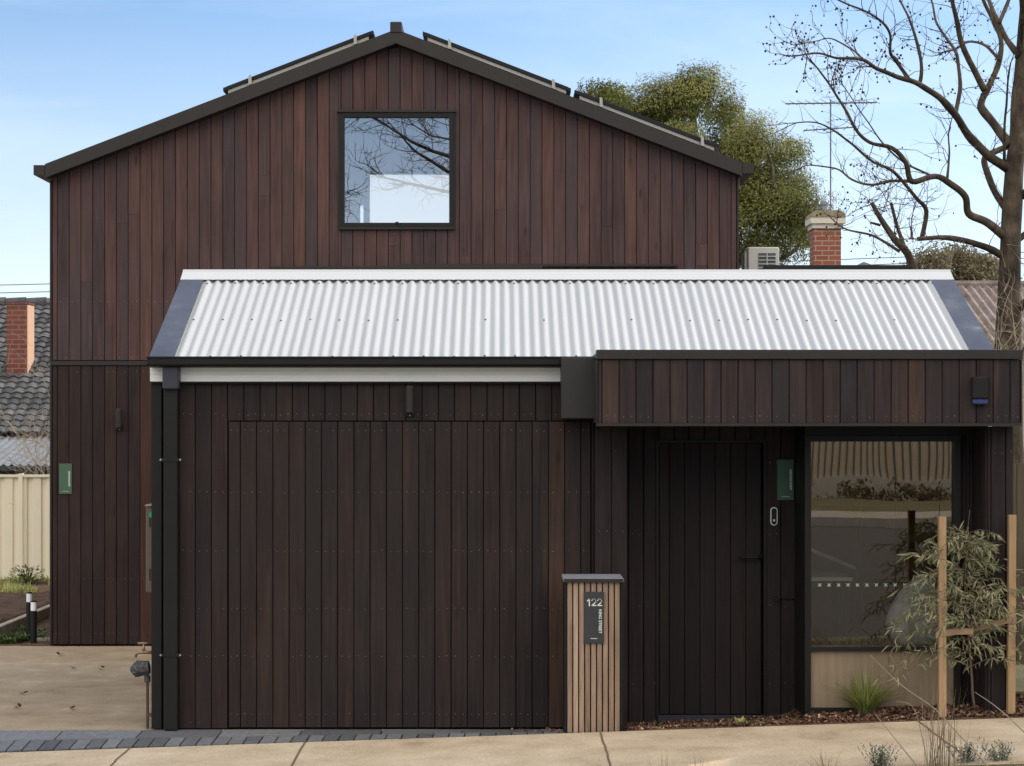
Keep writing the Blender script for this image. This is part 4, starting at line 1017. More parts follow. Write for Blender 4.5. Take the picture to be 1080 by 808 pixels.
tx_, ty_ = X(913, 14.75), 14.75
tuft(tx_, ty_, mz(tx_, ty_) - .01, 430, .41, .06, .95, .0034, M['grass_leaf'], 'grass_tussock', 'bright green grass tussock under the tan window panel', 'grass tussock', 2)
for (px, d, n, L, sd, lb) in ((948, 15.05, 60, .20, 3, 'thin dark green tussock just right of the bright one'), (1007, 14.95, 70, .22, 4, 'dark green tussock behind the sapling stem'), (868, 15.0, 40, .15, 5, 'sparse dark tuft at the left end of the tan panel')):
    xx, yy2 = X(px, d), d
    tuft(xx, yy2, mz(xx, yy2) - .01, n, L, .06, .6, .003, M['grass_leaf'], 'grass_tussock', lb, 'grass tussock', sd, 0, .45)['group'] = 'grass tussocks in the mulch'

def leaf(mb, p, d, n, L, W, r):
    d = Vector(d).normalized(); n = Vector(n); s = d.cross(n)
    if s.length < 1e-3: s = d.cross(Vector((.3, .5, .8)))
    s.normalize(); n = s.cross(d); p = Vector(p)
    a, b, c = p + d * L * .3 + n * L * .03, p + d * L * .65 + n * L * .02, p + d * L - n * L * .06
    mb.face([p, a + s * W, b + s * W * .85, c], 0, r); mb.face([p, c, b - s * W * .85, a - s * W], 0, r)

# weeds on mulch by the door
def small_weed(px, d, zf, seed, n, L, label, mat='cover_leaf', spread=.05):
    rg = random.Random(seed); mb = MB(); x = X(px, d); z = zf(x, d)
    for i in range(n):
        a = rg.uniform(0, 6.28); q = rg.random() * spread
        leaf(mb, (x + q * math.cos(a), d + q * math.sin(a), z), (math.cos(a), math.sin(a), rg.uniform(.3, 1.6)), (0, 0, 1), L * rg.uniform(.6, 1.2), L * .22, rg.random())
    tag(mb.build('weed', M[mat], loc=(x, d, z)), label, 'weed', 'weeds at the foot of the entry wall')
small_weed(693, 14.75, mz, 1, 26, .05, 'tiny dull green weed at the left foot of the entry door')
small_weed(780, 14.7, mz, 2, 22, .07, 'lime green sprout in the mulch before the entry door', 'grass_leaf')
small_weed(797, 14.7, mz, 3, 16, .04, 'flat dark sprig in the mulch below the door handle side')

# ground cover left, weeds along cream fence
rg = random.Random(4); mb = MB()
for i in range(2600):
    if rg.random() < .6: x = rg.uniform(-5.36, -4.70); y = rg.uniform(20.7, 22.3)
    else: x = rg.uniform(-5.36, -5.0); y = rg.uniform(20.68, 21.2)
    if mnoise.noise((x * 3, y * 2.2, 7)) < -.05: continue
    z = gz(x, y) + rg.random() * .05
    a = rg.uniform(0, 6.28); leaf(mb, (x, y, z), (math.cos(a), math.sin(a), rg.uniform(.1, 1.2)), (0, 0, 1), rg.uniform(.02, .05), .012, rg.random())
tag(mb.build('ground_cover', M['cover_leaf']), 'low green ground cover behind the bollard lights', 'ground cover', kind='stuff')
mb = MB()
for i in range(2200):
    x = rg.uniform(-7.6, -6.1); y = rg.uniform(25.6, 27.8)
    if mnoise.noise((x * 1.7, y * 1.2, 3)) < -.15: continue
    z = gz(x, y); blade(mb, (x, y, z), rg.uniform(0, 6.28), rg.uniform(.03, .12), rg.uniform(.2, .9), .005, rg.uniform(.2, 1) ** .8, seg=3)
tag(mb.build('fence_grass', M['grass_leaf']), 'weedy grass growing along the foot of the cream fence', 'grass', kind='stuff')
rg = random.Random(8); mb = MB(); wx_ = X(28, 27.2)
for i in range(260):
    a = rg.uniform(0, 6.28); q = rg.random() ** .5 * .22; zz = gz(wx_, 27.2) + rg.random() ** 1.3 * .26 * (1 - q)
    leaf(mb, (wx_ + q * math.cos(a), 27.2 + q * math.sin(a), zz), (math.cos(a), math.sin(a), rg.uniform(-.2, 1)), (0, 0, 1), rg.uniform(.035, .08), .012, rg.random())
for i in range(7):
    a = i * .9; mb.tube([(wx_, 27.2, gz(wx_, 27.2) - .02), (wx_ + .1 * math.cos(a), 27.2 + .1 * math.sin(a), gz(wx_, 27.2) + .2)], [.01, .003], 5)
tag(mb.build('leafy_weed', M['cover_leaf'], loc=(wx_, 27.2, 0)), 'leafy green weed bush against the cream fence', 'weed')
mb = MB()
for i in range(26):
    c = (rg.uniform(-7.4, -5.6), rg.uniform(21.5, 26.5)); r_ = rg.uniform(.02, .06)
    mb.lathe((c[0], c[1], gz(*c) - .02), [(r_ * .8, 0), (r_, r_ * .4), (r_ * .6, r_ * .8)], 7)
tag(mb.build('soil_clods', M['soil']), 'loose clods lying on the bare garden soil', 'soil clods', kind='stuff')
# dead leaves on the driveway
for i, (px, py) in enumerate(((61, 692), (25, 733), (76, 706), (20, 748), (108, 706), (74, 749))):
    d = F * H / (py - CY) ; x = X(px, d); mb = MB(); rgl = random.Random(i)
    leaf(mb, (x, d, .012), (rgl.uniform(-1, 1), rgl.uniform(-1, 1), .1), (0, 0, 1), .05 + .03 * (i == 0), .022, .3); leaf(mb, (x + .01, d, .016), (rgl.uniform(-1, 1), rgl.uniform(-1, 1), .5), (0, 0, 1), .045, .02, .2)
    tag(mb.build('dead_leaf', M['chip'], loc=(x, d, .01)), ['curled brown leaf on the driveway near the bollard lights', 'flat dead leaf on the driveway at the far left', 'dead leaf on the driveway, second nearest the rear house', 'dead leaf on the driveway nearest the paver strip at left edge', 'dead leaf on the driveway right of the bollards, under the rear house', 'dead leaf low on the driveway midway to the standpipe'][i], 'leaf', 'dead leaves on the driveway')

# ------------------------------------------------------------------ cream steel fence
FD = 28.0; fzt, fzb = Z(501, FD), .05
rf_ = thing('cream_fence', (-7, FD, 0), 'cream ribbed steel fence behind the garden bed', 'fence')
def ribbed(mb, x0, x1, y, z0, z1):
    pat = [(0, 0), (.05, .0), (.065, .03), (.125, .03), (.14, 0), (.2, 0)]
    x = x0; pts = []
    while x < x1:
        for (dx, dy) in pat[:-1]:
            if x + dx < x1: pts.append((x + dx, y + dy))
        x += .2
    pts.append((x1, y))
    for (a, ya), (b, yb) in zip(pts, pts[1:]): mb.face([(a, ya, z0), (b, yb, z0), (b, yb, z1), (a, ya, z1)])
for k in range(7):
    xc = X(22, FD) - 2.4 * 3 + 2.4 * k
    if xc > -3: break
    mb = MB(); mb.box(xc - .03, xc + .03, FD - .03, FD + .05, fzb - .1, fzt + .02); mb.build('post', M['cream'], rf_)
    mb = MB(); ribbed(mb, xc + .032, xc + 2.37, FD, fzb, fzt - .03); mb.build('panel', M['cream'], rf_)
    mb = MB(); mb.box(xc + .03, xc + 2.37, FD - .025, FD + .045, fzt - .03, fzt + .005); mb.box(xc + .03, xc + 2.37, FD - .02, FD + .04, fzb - .06, fzb); mb.build('rail', M['cream'], rf_)

# ------------------------------------------------------------------ left neighbour house
ln = thing('tiled_house', (-9, 34, 0), 'neighbour house with a weathered grey tiled roof and low iron lean-to', 'house')
mb = MB(); mb.box(-20, -5.2, 33.7, 42, 0, 2.1); mb.box(-20, -5.4, 31.4, 33.7, 0, 1.35); mb.build('wall', M['wall_neigh'], ln)
ly0, lz0, ly1, lz1 = 31.0, Z(491, 31.0), 33.6, Z(459, 33.6)
l_sl = math.atan2(lz1 - lz0, ly1 - ly0)
mb = MB(); corrugated(mb, -20, -5.0, Vector((0, ly0, lz0)), Vector((0, math.cos(l_sl), math.sin(l_sl))), Vector((0, -math.sin(l_sl), math.cos(l_sl))), math.hypot(ly1 - ly0, lz1 - lz0), .13, .022, 8)
mb.build('lean_to_roof', M['corr_grey'], ln, smooth=True)
mb = MB(); mb.box(-20, -5.0, ly0 - .12, ly0 + .0, lz0 - .09, lz0 - .005, b=.01); mb.build('gutter', M['gutter_dark'], ln)
ty0, tz0, ty1, tz1 = 33.4, Z(457, 33.4), 38.0, Z(321, 38.0)
t_sl = math.atan2(tz1 - tz0, ty1 - ty0); TL = math.hypot(tz1 - tz0, ty1 - ty0)
td = Vector((0, math.cos(t_sl), math.sin(t_sl))); tn = Vector((0, -math.sin(t_sl), math.cos(t_sl)))
mb = MB(); TP = .205; rows = int(TL / TP); cw = .195; rg = random.Random(6)
for j in range(rows + 1):
    xx = -14
    while xx < -5.1:
        r = rg.random(); seg = 8; A = []; B = []; C = []
        jx = rg.uniform(-.004, .004); jz = rg.uniform(-.004, .006)
        for i in range(seg + 1):
            u = i / seg; x = xx + cw * u
            hgt = .032 * max(0, math.sin(math.pi * (u * 1.0))) ** 1.5 + .012
            p0_ = Vector((x, ty0, tz0)) + td * (j * TP - .025) + tn * (hgt + .026 + jz)
            p1_ = Vector((x, ty0, tz0)) + td * (j * TP + TP) + tn * (hgt)
            A.append(p0_); B.append(p1_); C.append(p0_ - tn * .032)
        for i in range(seg):
            mb.face([A[i], A[i + 1], B[i + 1], B[i]], 0, r); mb.face([C[i], C[i + 1], A[i + 1], A[i]], 0, r * .3)
        xx += cw
mb.face([(-20, ty1, tz1), (-5.1, ty1, tz1), (-5.1, 42.5, tz0), (-20, 42.5, tz0)], 0, .5)
mb.face([(-20, ty0, tz0 - .01), (-14, ty0, tz0 - .01), (-14, ty1, tz1 - .01), (-20, ty1, tz1 - .01)], 0, .5)
tr = mb.build('tiled_roof', M['tile'], ln)
mb = MB()
xx = -20
while xx < -5.1:
    mb.tube([(xx, ty1, tz1 + .02), (xx + .38, ty1, tz1 + .035)], [.10, .105], 10, 0, rg.random()); xx += .39
mb.build('ridge_tiles', M['tile'], ln)
CD = 35.3
c0, c1 = X(7, CD), X(28.5, CD)
mb = MB(); mb.box(c0, c1, CD, CD + .46, 2.0, Z(321, CD)); ch = mb.build('chimney', M['brick_dark'], ln)
mb = MB(); mb.box(c1 + .001, c1 + .02, CD - .002, CD + .46, 2.0, Z(321, CD) - .01); mb.build('painted_sun_flank', plain('sunlit_brick_tint', (.62, .40, .27), .85, .2, var=.1), ch)  # pale slab paints sunlight onto the brick side of the chimney
mb = MB(); mb.box(c0 - .01, c1 + .03, CD - .012, CD + .47, Z(321, CD) + .001, Z(319, CD)); mb.build('chimney_cap', M['brick_dark'], ch)

# ------------------------------------------------------------------ right neighbour houses
rn_ = thing('rusty_roof_house', (9, 33, 0), 'neighbour house with a brown weathered iron roof behind the bare tree', 'house')
rd0, rzz0, rd1, rzz1 = 30.0, Z(352, 30.0) - .2, 33.0, Z(301, 33.0)
mb = MB(); mb.box(6.2, 20, 30.3, 38, 0, rzz0); mb.build('wall', M['wall_neigh'], rn_)
r_sl = math.atan2(rzz1 - rzz0, rd1 - rd0)
mb = MB(); corrugated(mb, 5.9, 20, Vector((0, rd0, rzz0)), Vector((0, math.cos(r_sl), math.sin(r_sl))), Vector((0, -math.sin(r_sl), math.cos(r_sl))), math.hypot(rd1 - rd0, rzz1 - rzz0), .14, .022, 8)
mb.face([(5.9, rd1, rzz1 - .01), (20, rd1, rzz1 - .01), (20, 37, rzz0), (5.9, 37, rzz0)])
mb.build('roof', M['corr_rust'], rn_, smooth=True)
mb = MB(); mb.tube([(5.85, rd1, rzz1 + .01), (20, rd1, rzz1 + .01)], .07, 8); mb.build('ridge_cap', M['corr_rust'], rn_)
bh = thing('brick_house', (6, 36, 0), 'mostly hidden brick house whose red chimney shows above the white roof', 'house')
HD = 35.0; k0, k1 = X(858.5, HD), X(887, HD)
mb = MB(); mb.box(2.5, 9.5, 34, 44, 0, 3.1); mb.build('wall', M['brick'], bh)
mb = MB(); mb.prism_x([(33.6, 3.1), (44.4, 3.1), (39, 4.75)], 2.2, 9.8); mb.build('roof', M['tile'], bh)
mb = MB(); mb.box(k0, k1, HD, HD + .5, 3.0, Z(241, HD)); chm = mb.build('chimney', M['brick'], bh)
mb = MB()
for (e, ya, yb) in ((.03, 241, 236), (.07, 236, 229.5)):
    mb.box(k0 - e, k1 + e, HD - e, HD + .5 + e, Z(ya, HD) + .001, Z(yb, HD))
mb.build('chimney_corbel', M['render_light'], chm)
mb = MB()
mb.prism([(k0 - .075, Z(229.5, HD) + .001), (k1 + .075, Z(229.5, HD) + .001), (k1 + .055, Z(225, HD)), (k1 - .03, Z(222, HD)), (k0 + .03, Z(222, HD)), (k0 - .055, Z(225, HD))], HD - .08, HD + .58)
mb.build('chimney_cap', M['stone_cap'], chm)
mb = MB(); mb.lathe((X(872, HD), HD + .25, Z(222, HD)), [(.055, 0), (.055, .12), (.075, .125), (.075, .17), (.05, .2)], 12); mb.build('chimney_flue', M['corr_grey'], chm)
# small hipped roof far off
mb = MB(); c = P(918, 273, 60); mb.idx([(c.x - 1.1, 60, c.z - .55), (c.x + 1.1, 60, c.z - .55), (c.x + 1.1, 62.2, c.z - .55), (c.x - 1.1, 62.2, c.z - .55), (c.x, 61.1, c.z)], [(0, 1, 4), (1, 2, 4), (2, 3, 4), (3, 0, 4)])
rr_ = thing('distant_house', (c.x, 61, 0), 'distant house whose small grey pyramid roof peeps over the parapet', 'house'); mb.build('roof', M['tile'], rr_)
mb = MB(); mb.box(c.x - 1.0, c.x + 1.0, 60.1, 62.1, 0, c.z - .551); mb.build('wall', M['wall_neigh'], rr_)
# TV antenna
AD = HD + .3; axx = X(876, AD)
ra = thing('tv_antenna', (axx, AD, Z(222, AD)), 'tall tv antenna mast rising from the red brick chimney', 'antenna')
mb = MB(); mb.tube([(axx, AD, Z(225, AD)), (axx, AD, Z(105, AD))], .014, 7); mb.build('mast', M['antenna'], ra)
mb = MB(); zb_ = Z(108, AD); mb.tube([(axx - .75, AD + .35, zb_ + .03), (axx + .75, AD - .35, zb_ - .06)], .014, 5)
for k in range(12):
    t = -1 + 2 * k / 11; L_ = .34 - .12 * abs(t); cxx, cyy, czz = axx + .75 * t, AD - .35 * t, zb_ - .045 * t
    mb.tube([(cxx - L_ * .45, cyy - L_, czz), (cxx + L_ * .45, cyy + L_, czz)], .006, 4)
mb.build('aerial', M['antenna'], ra)
mb = MB(); zb_ = Z(136, AD); mb.tube([(axx - .45, AD + .2, zb_), (axx + .4, AD - .2, zb_)], .012, 5)
for k in range(6):
    t = -1 + 2 * k / 5; mb.tube([(axx + .42 * t, AD - .2 * t - .25, zb_), (axx + .42 * t, AD - .2 * t + .25, zb_)], .006, 4)
mb.build('lower_aerial', M['antenna'], ra)
# rooftop cooler
AC = 22.0
ac = thing('rooftop_cooler', (X(805, AC), AC, lbz), 'cream rooftop cooler box with a dark louvre between gum tree and house', 'air conditioner')
ax0, ax1, az1 = X(786, AC), X(822, AC), Z(260.5, AC)
mb = MB(); mb.box(ax0 + .03, ax1, AC, AC + .4, lbz - .01, az1, b=.012); mb.box(ax0, ax0 + .029, AC + .05, AC + .36, lbz + .02, az1 - .05); mb.build('casing', M['ac'], ac)
mb = MB(); mb.box(X(800, AC), X(818, AC), AC - .006, AC - .001, Z(290, AC), Z(267, AC)); mb.build('louvre', M['ac_dark'], ac)
mb = MB()
for py in (270, 274, 278, 282): mb.box(X(800, AC), X(818, AC), AC - .014, AC - .007, Z(py + .9, AC), Z(py, AC))
mb.box(X(808.3, AC), X(809.3, AC), AC - .02, AC - .0145, Z(290, AC), Z(267, AC)); mb.build('grille', M['ac'], ac)
# neighbour's timber fence at the far right, behind the canopy end
mb = MB(); rg = random.Random(14); x = 4.2
while x < 12:
    mb.box(x + .003, x + .097, 18.2 + rg.uniform(-.003, .003), 18.22, .1, 1.95 + rg.uniform(-.02, .02), 0, rg.random() * .5); x += .1
tag(mb.build('paling_fence', wood('paling_timber', [(0, (.10, .075, .055)), (1, (.22, .17, .125))]), loc=(6, 18.2, 0)), 'brown timber paling fence past the right end of the canopy', 'fence')

nb = thing('added_shade_house', (9, 15, 0), 'added plain rendered house, unseen at right, that shades the footpath', 'house')  # out-of-view house, added to keep sun off the right of the footpath
mb = MB(); mb.box(6.4, 15, 13.0, 17.2, -.2, 3.6); mb.build('wall', M['wall_neigh'], nb)
mb = MB(); mb.prism_x([(12.7, 3.6), (17.5, 3.6), (15.1, 4.6)], 6.2, 15.2); mb.build('roof', M['tile'], nb)
# power lines
for px_y, (ya, yb, sag) in enumerate(((296.5, 268, .25), (304, 274, .3), (311, 279, .35))):
    d = 55; mb = MB(); pts = []
    for k in range(25):
        t = k / 24; x = -22 + 44 * t
        lin = Z(ya, d) + (Z(yb, d) - Z(ya, d)) * ((x - X(25, d)) / (X(920, d) - X(25, d)))
        pts.append((x, d, lin - sag * (1 - (2 * t - 1) ** 2) * .6))
    mb.tube(pts, .012, 5)
    tag(mb.build('power_line', M['wire'], loc=(0, d, 6)), ['topmost of the three power lines crossing the sky behind the houses', 'middle one of the three power lines crossing the sky', 'lowest of the three power lines crossing the sky'][px_y], 'power line', 'power lines')

# ------------------------------------------------------------------ bare plane tree
def smooth_path(pts, rs, sub=4):
    out = []; ro = []
    n = len(pts)
    for i in range(n - 1):
        p0_, p1_, p2_, p3_ = pts[max(i - 1, 0)], pts[i], pts[i + 1], pts[min(i + 2, n - 1)]
        for k in range(sub):
            t = k / sub; t2, t3 = t * t, t * t * t
            out.append(.5 * ((2 * p1_) + (p2_ - p0_) * t + (2 * p0_ - 5 * p1_ + 4 * p2_ - p3_) * t2 + (3 * p1_ - p0_ - 3 * p2_ + p3_) * t3)); ro.append(rs[i] + (rs[i + 1] - rs[i]) * t)
    out.append(pts[-1]); ro.append(rs[-1]); return out, ro
rgt = random.Random(77)
TD = 24.0
tree = thing('plane_tree', (X(1064, TD), TD, -.3), 'large bare plane tree with seed balls and a thick trunk at right', 'tree')
tr_pts = [(1066, 680, 22), (1064, 560, 17.5), (1063, 420, 15.5), (1064, 330, 13), (1066, 250, 10.5), (1070, 180, 9.8), (1075, 110, 8.3), (1079, 55, 7.2), (1082, 0, 6), (1088, -60, 4.5), (1082, -120, 3)]
tp, trr = smooth_path([P(a, b, TD) for a, b, _ in tr_pts], [r * TD / F for *_, r in tr_pts], 6)
tp = [p + Vector((.02 * mnoise.noise((p.z * 2, 0, 0)), .02 * mnoise.noise((p.z * 2, 3, 0)), 0)) for p in tp]
trr = [q * (1 + .10 * mnoise.noise(p * 2.3)) for q, p in zip(trr, tp)]
mb = MB(); mb.tube(tp, trr, 14); mb.build('trunk', M['bark'], tree, smooth=True)
Z0 = 2.693
def cz(a): return (780 + a[0] / Z0, a[1] / Z0)
limbs = [
 ([(765, 478), (700, 437), (640, 370), (600, 310), (560, 270), (510, 240), (440, 215), (390, 195), (350, 170), (280, 165), (220, 150), (150, 160)], 5.4, .7, -1.5),
 ([(510, 240), (515, 180), (500, 110), (480, 50), (455, 0), (440, -50)], 2.3, .7, .3),
 ([(480, 228), (450, 180), (430, 150), (428, 100), (400, 60), (340, 25), (280, 0), (240, -15)], 2.3, .6, -.8),
 ([(350, 170), (320, 140), (260, 110), (220, 118), (180, 125)], 1.2, .4, .3),
 ([(615, 330), (625, 240), (620, 160), (590, 110), (560, 60), (545, 0), (530, -50)], 2.5, .8, .8),
 ([(770, 415), (730, 362), (690, 318), (685, 290), (710, 240), (735, 180), (742, 120), (722, 60), (690, 0), (670, -60)], 5.4, 1.6, .9),
 ([(697, 255), (660, 190), (632, 130), (618, 60), (605, 0), (600, -60)], 3.8, 1.8, -.6),
 ([(740, 172), (700, 130), (650, 120), (610, 140), (570, 150)], 1.9, .8, .5),
 ([(755, 675), (700, 632), (650, 607), (640, 560), (600, 525), (555, 502), (490, 516), (470, 460), (430, 420), (370, 405), (330, 370), (300, 310), (260, 250), (220, 190), (190, 160)], 5.0, .6, -1.2),
 ([(490, 516), (430, 515), (380, 525), (320, 510), (270, 480), (200, 470), (160, 485)], 2.0, .5, .8),
 ([(575, 510), (500, 480), (440, 440), (390, 385), (330, 300), (300, 250)], 1.4, .4, -.8),
 ([(748, 728), (690, 700), (620, 680), (560, 675), (505, 678)], 4.2, 2.2, -.5),
 ([(520, 672), (530, 600), (500, 560), (440, 490), (380, 460), (320, 410), (270, 370), (220, 350), (160, 350)], 2.6, .6, -.7),
 ([(490, 678), (488, 645)], 1.6, .9, 0),
 ([(772, 620), (725, 545), (702, 490), (695, 450), (720, 435), (760, 418)], 3.6, 3.4, .6),
 ([(785, 150), (745, 80), (715, 20), (690, -50)], 3.6, 2.0, .8),
 ([(738, 65), (765, 0), (780, -40)], 2.4, 1.5, .4),
 ([(790, 165), (800, 100), (802, 40), (800, -40)], 3.8, 2.4, -.8),
 ([(752, 470), (752, 380), (762, 250), (770, 180)], 1.8, .8, -.6),
 ([(590, 505), (597, 440), (592, 380), (606, 330)], 1.5, .5, .4),
 ([(770, 700), (830, 650), (900, 560), (980, 430)], 4.2, 2.0, .6),
 ([(790, 330), (850, 250), (900, 140), (930, 30)], 4.6, 2.2, .5),
 ([(800, 560), (850, 490), (930, 400)], 3.6, 1.6, -.7),
 ([(790, 880), (850, 830), (900, 790)], 5, 3, -.8),
]
lmb = MB(); tw = MB(); seeds = []
def twig(p, dirv, L, r, depth):
    pts = [Vector(p)]; d = Vector(dirv).normalized(); n = 5
    for k in range(n):
        d = (d + Vector((rgt.gauss(0, .22), rgt.gauss(0, .22), rgt.gauss(.05, .22)))).normalized(); pts.append(pts[-1] + d * L / n)
    tw.tube(pts, [r * (1 - .75 * k / n) for k in range(n + 1)], 4, cap=False)
    if depth > 0:
        for q in range(rgt.randint(2, 3)):
            k = rgt.randint(1, n); nd = (d + Vector((rgt.gauss(0, .8), rgt.gauss(0, .8), rgt.gauss(.1, .7)))).normalized(); twig(pts[k], nd, L * rgt.uniform(.4, .7), r * .65, depth - 1)
    if rgt.random() < .62: seeds.append(pts[-1])
    if rgt.random() < .25: seeds.append(pts[3])
for (pl, r0, r1, dd) in limbs:
    n = len(pl); pts = []; rs = []
    for i, a in enumerate(pl):
        px, py = cz(a); t = i / (n - 1); pts.append(P(px, py, TD + dd * t)); rs.append((r0 + (r1 - r0) * t ** .8) * TD / F)
    sp, sr = smooth_path(pts, rs, 5)
    sp = [p + Vector((mnoise.noise(p * 3.0), mnoise.noise(p * 3.0 + Vector((9, 0, 0))), mnoise.noise(p * 3.0 + Vector((0, 9, 0))))) * .018 for p in sp]
    sr = [q * (1 + .16 * mnoise.noise(p * 5.0)) for q, p in zip(sr, sp)]
    lmb.tube(sp, sr, 8)
    for i in range(3, len(sp)):
        if sr[i] < .055 and rgt.random() < (.50 if sr[i] < .03 else .25):
            t = (sp[i] - sp[i - 1]).normalized()
            dv = (t * .7 + Vector((rgt.gauss(0, .7), rgt.gauss(0, .6), rgt.gauss(.1, .7)))).normalized()
            twig(sp[i], dv, rgt.uniform(.25, .62), min(.0058, sr[i] * .55), rgt.choice([0, 1, 1, 2]))
    for q in range(2): twig(sp[-1], sp[-1] - sp[-2], rgt.uniform(.3, .6), .006, 1)
lmb.build('branches', M['bark'], tree, smooth=True)
tw.build('twigs', M['twig'], tree)
sb = MB()
for p in seeds[:520]:
    r = rgt.uniform(.008, .0155); sb.lathe((p.x, p.y, p.z - r), [(r * .4, -r * .9), (r * .9, -r * .4), (r * .9, r * .4), (r * .4, r * .9)], 6)
so = sb.build('seed_balls', M['seed'], tree); so['kind'] = 'stuff'
# pruned stub tree behind the parapet
TD2 = 26.0
st = thing('pruned_tree', (X(965, TD2), TD2, -.3), 'pruned bare tree with blunt forked stubs behind the white roof ridge', 'tree')
mb = MB()
for pl, r0, r1 in (([(560, 1700), (540, 1000), (490, 750), (440, 680), (400, 620), (375, 575)], 9, 2.2), ([(484, 742), (450, 650), (430, 575)], 2.6, 1.6), ([(400, 640), (372, 632)], 1.6, 1.2)):
    n = len(pl); pts = [P(*cz(a), TD2) for a in pl]; rs = [(r0 + (r1 - r0) * (i / (n - 1)) ** .5) * TD2 / F for i in range(n)]
    sp, sr = smooth_path(pts, rs, 4); mb.tube(sp, sr, 8)
mb.build('trunk', M['bark'], st, smooth=True)
tw = MB(); seeds = []
mbp = [P(*cz(a), TD2) for a in [(455, 715), (380, 670), (300, 650), (250, 610)]]; sp, sr = smooth_path(mbp, [.022, .016, .011, .006], 5); tw.tube(sp, sr, 6)
for p in sp[3:]: twig(p, (rgt.gauss(0, 1), rgt.gauss(0, 1), rgt.gauss(.2, 1)), .35, .006, 1)
for a in [(400, 620), (375, 580), (430, 580), (450, 650), (440, 690), (410, 600)]:
    for q in range(3): twig(P(*cz(a), TD2), (rgt.gauss(0, 1), rgt.gauss(0, 1), rgt.gauss(.5, .7)), rgt.uniform(.4, .8), .006, 2)
tw.build('twigs', M['twig'], st)
sb = MB()
for p in seeds[:90]:
    r = rgt.uniform(.008, .0155); sb.lathe((p.x, p.y, p.z - r), [(r * .4, -r * .9), (r * .9, -r * .4), (r * .9, r * .4), (r * .4, r * .9)], 6)
sb.build('seed_balls', M['seed'], st)['kind'] = 'stuff'
# bare bushes
def bare_bush(c, R, hgt, n, name, label, seed, mat='twig_pale', group=None):
    global tw, seeds, rgt
    rgt = random.Random(seed); tw = MB(); seeds = []
    for i in range(int(n * .75)):
        a = rgt.uniform(0, 6.28); b0 = Vector(c) + Vector((rgt.gauss(0, R * .25), rgt.gauss(0, R * .25), rgt.uniform(0, hgt * .55)))
        twig(b0, (math.cos(a) * .8, math.sin(a) * .8, rgt.uniform(.3, 1.3)), hgt * rgt.uniform(.3, .6), .0055, 2)
    tag(tw.build(name, M[mat], loc=c), label, 'shrub', group)
bare_bush((X(52, 29.5), 29.5, .3), .5, 3.0, 90, 'bare_shrub', 'tangle of bare grey twigs rising above the cream fence', 41)
bare_bush((X(1058, 23.2), 23.2, 2.4), .55, 1.6, 60, 'bare_shrub', 'pale bare creeper stems tangled round the plane tree trunk', 42)

# ------------------------------------------------------------------ leafy crowns
def crown_mesh(name, clumps, n, Lr, Wr, mat, parent, seed, droop=.6, shell=.75, tone=.25, per=60, spread=.13, orient=False):
    rs = np.random.RandomState(seed)
    vol = np.array([c[3] ** 2.2 for c in clumps]); pr = vol / vol.sum()
    ci = rs.choice(len(clumps), n, p=pr)
    C = np.array([c[:3] for c in clumps])[ci]; R = np.array([c[3] for c in clumps])[ci]
    d = rs.normal(size=(n, 3)); d /= np.linalg.norm(d, axis=1)[:, None]
    rad_ = R * np.clip(rs.rand(n) ** (1 / 3) * shell + (1 - shell) * 1.0 - .1 + rs.normal(0, .07, n), .05, 1.15)
    p = C + d * rad_[:, None] * np.array([1, 1, .85])
    # leaves gathered in small sprays
    k = max(40, n // per); spr = p[rs.choice(n, k)]
    ci_s = rs.choice(n, k); spr = p[ci_s]; own = rs.randint(0, k, n); C = C[ci_s][own]
    spc = spr[own]; off = np.clip(rs.normal(0, 1, (n, 3)), -1.5, 1.5) * np.array([1.15, 1.15, .75]) * spread
    p = spc + off
    ld = rs.normal(size=(n, 3)) + np.array([0, 0, -droop * 1.6]); ld /= np.linalg.norm(ld, axis=1)[:, None]
    if orient:
        nn = (spc - C) / (np.linalg.norm(spc - C, axis=1)[:, None] + 1e-6) * .9 + np.array([0, 0, .7]) + off / spread * .25 + rs.normal(size=(n, 3)) * .42
        nn /= np.linalg.norm(nn, axis=1)[:, None]
        ld = ld - nn * (ld * nn).sum(1)[:, None]; ld /= np.linalg.norm(ld, axis=1)[:, None]
        s = np.cross(ld, nn)
    else: s = np.cross(ld, rs.normal(size=(n, 3)))
    s /= np.linalg.norm(s, axis=1)[:, None]
    L = Lr * rs.uniform(.6, 1.3, n)[:, None]; W = Wr * rs.uniform(.7, 1.3, n)[:, None]
    v = np.stack([p, p + ld * L * .45 + s * W, p + ld * L, p + ld * L * .45 - s * W], 1).reshape(-1, 3)
    base = np.array(root_loc(parent)); v = v - base
    me = bpy.data.meshes.new(name); me.vertices.add(4 * n); me.vertices.foreach_set('co', v.ravel())
    me.loops.add(4 * n); me.loops.foreach_set('vertex_index', np.arange(4 * n, dtype=np.int32))
    me.polygons.add(n); me.polygons.foreach_set('loop_start', np.arange(0, 4 * n, 4, dtype=np.int32)); me.polygons.foreach_set('loop_total', np.full(n, 4, dtype=np.int32))
    me.materials.append(mat); me.update(calc_edges=True)
    spt = rs.rand(k)[own]
    val = np.clip(.45 * rs.rand(n) + .55 * spt, 0, 1)
    a = me.attributes.new('rnd', 'FLOAT', 'FACE'); a.data.foreach_set('value', val.astype(np.float32))
    o = bpy.data.objects.new(name, me); COL.objects.link(o); o.parent = parent
    return o
GD = 42.0
gum = thing('gum_tree', (X(770, GD), GD, -.3), 'leafy olive green gum tree rising behind the gabled house', 'tree')
rgc = random.Random(19)
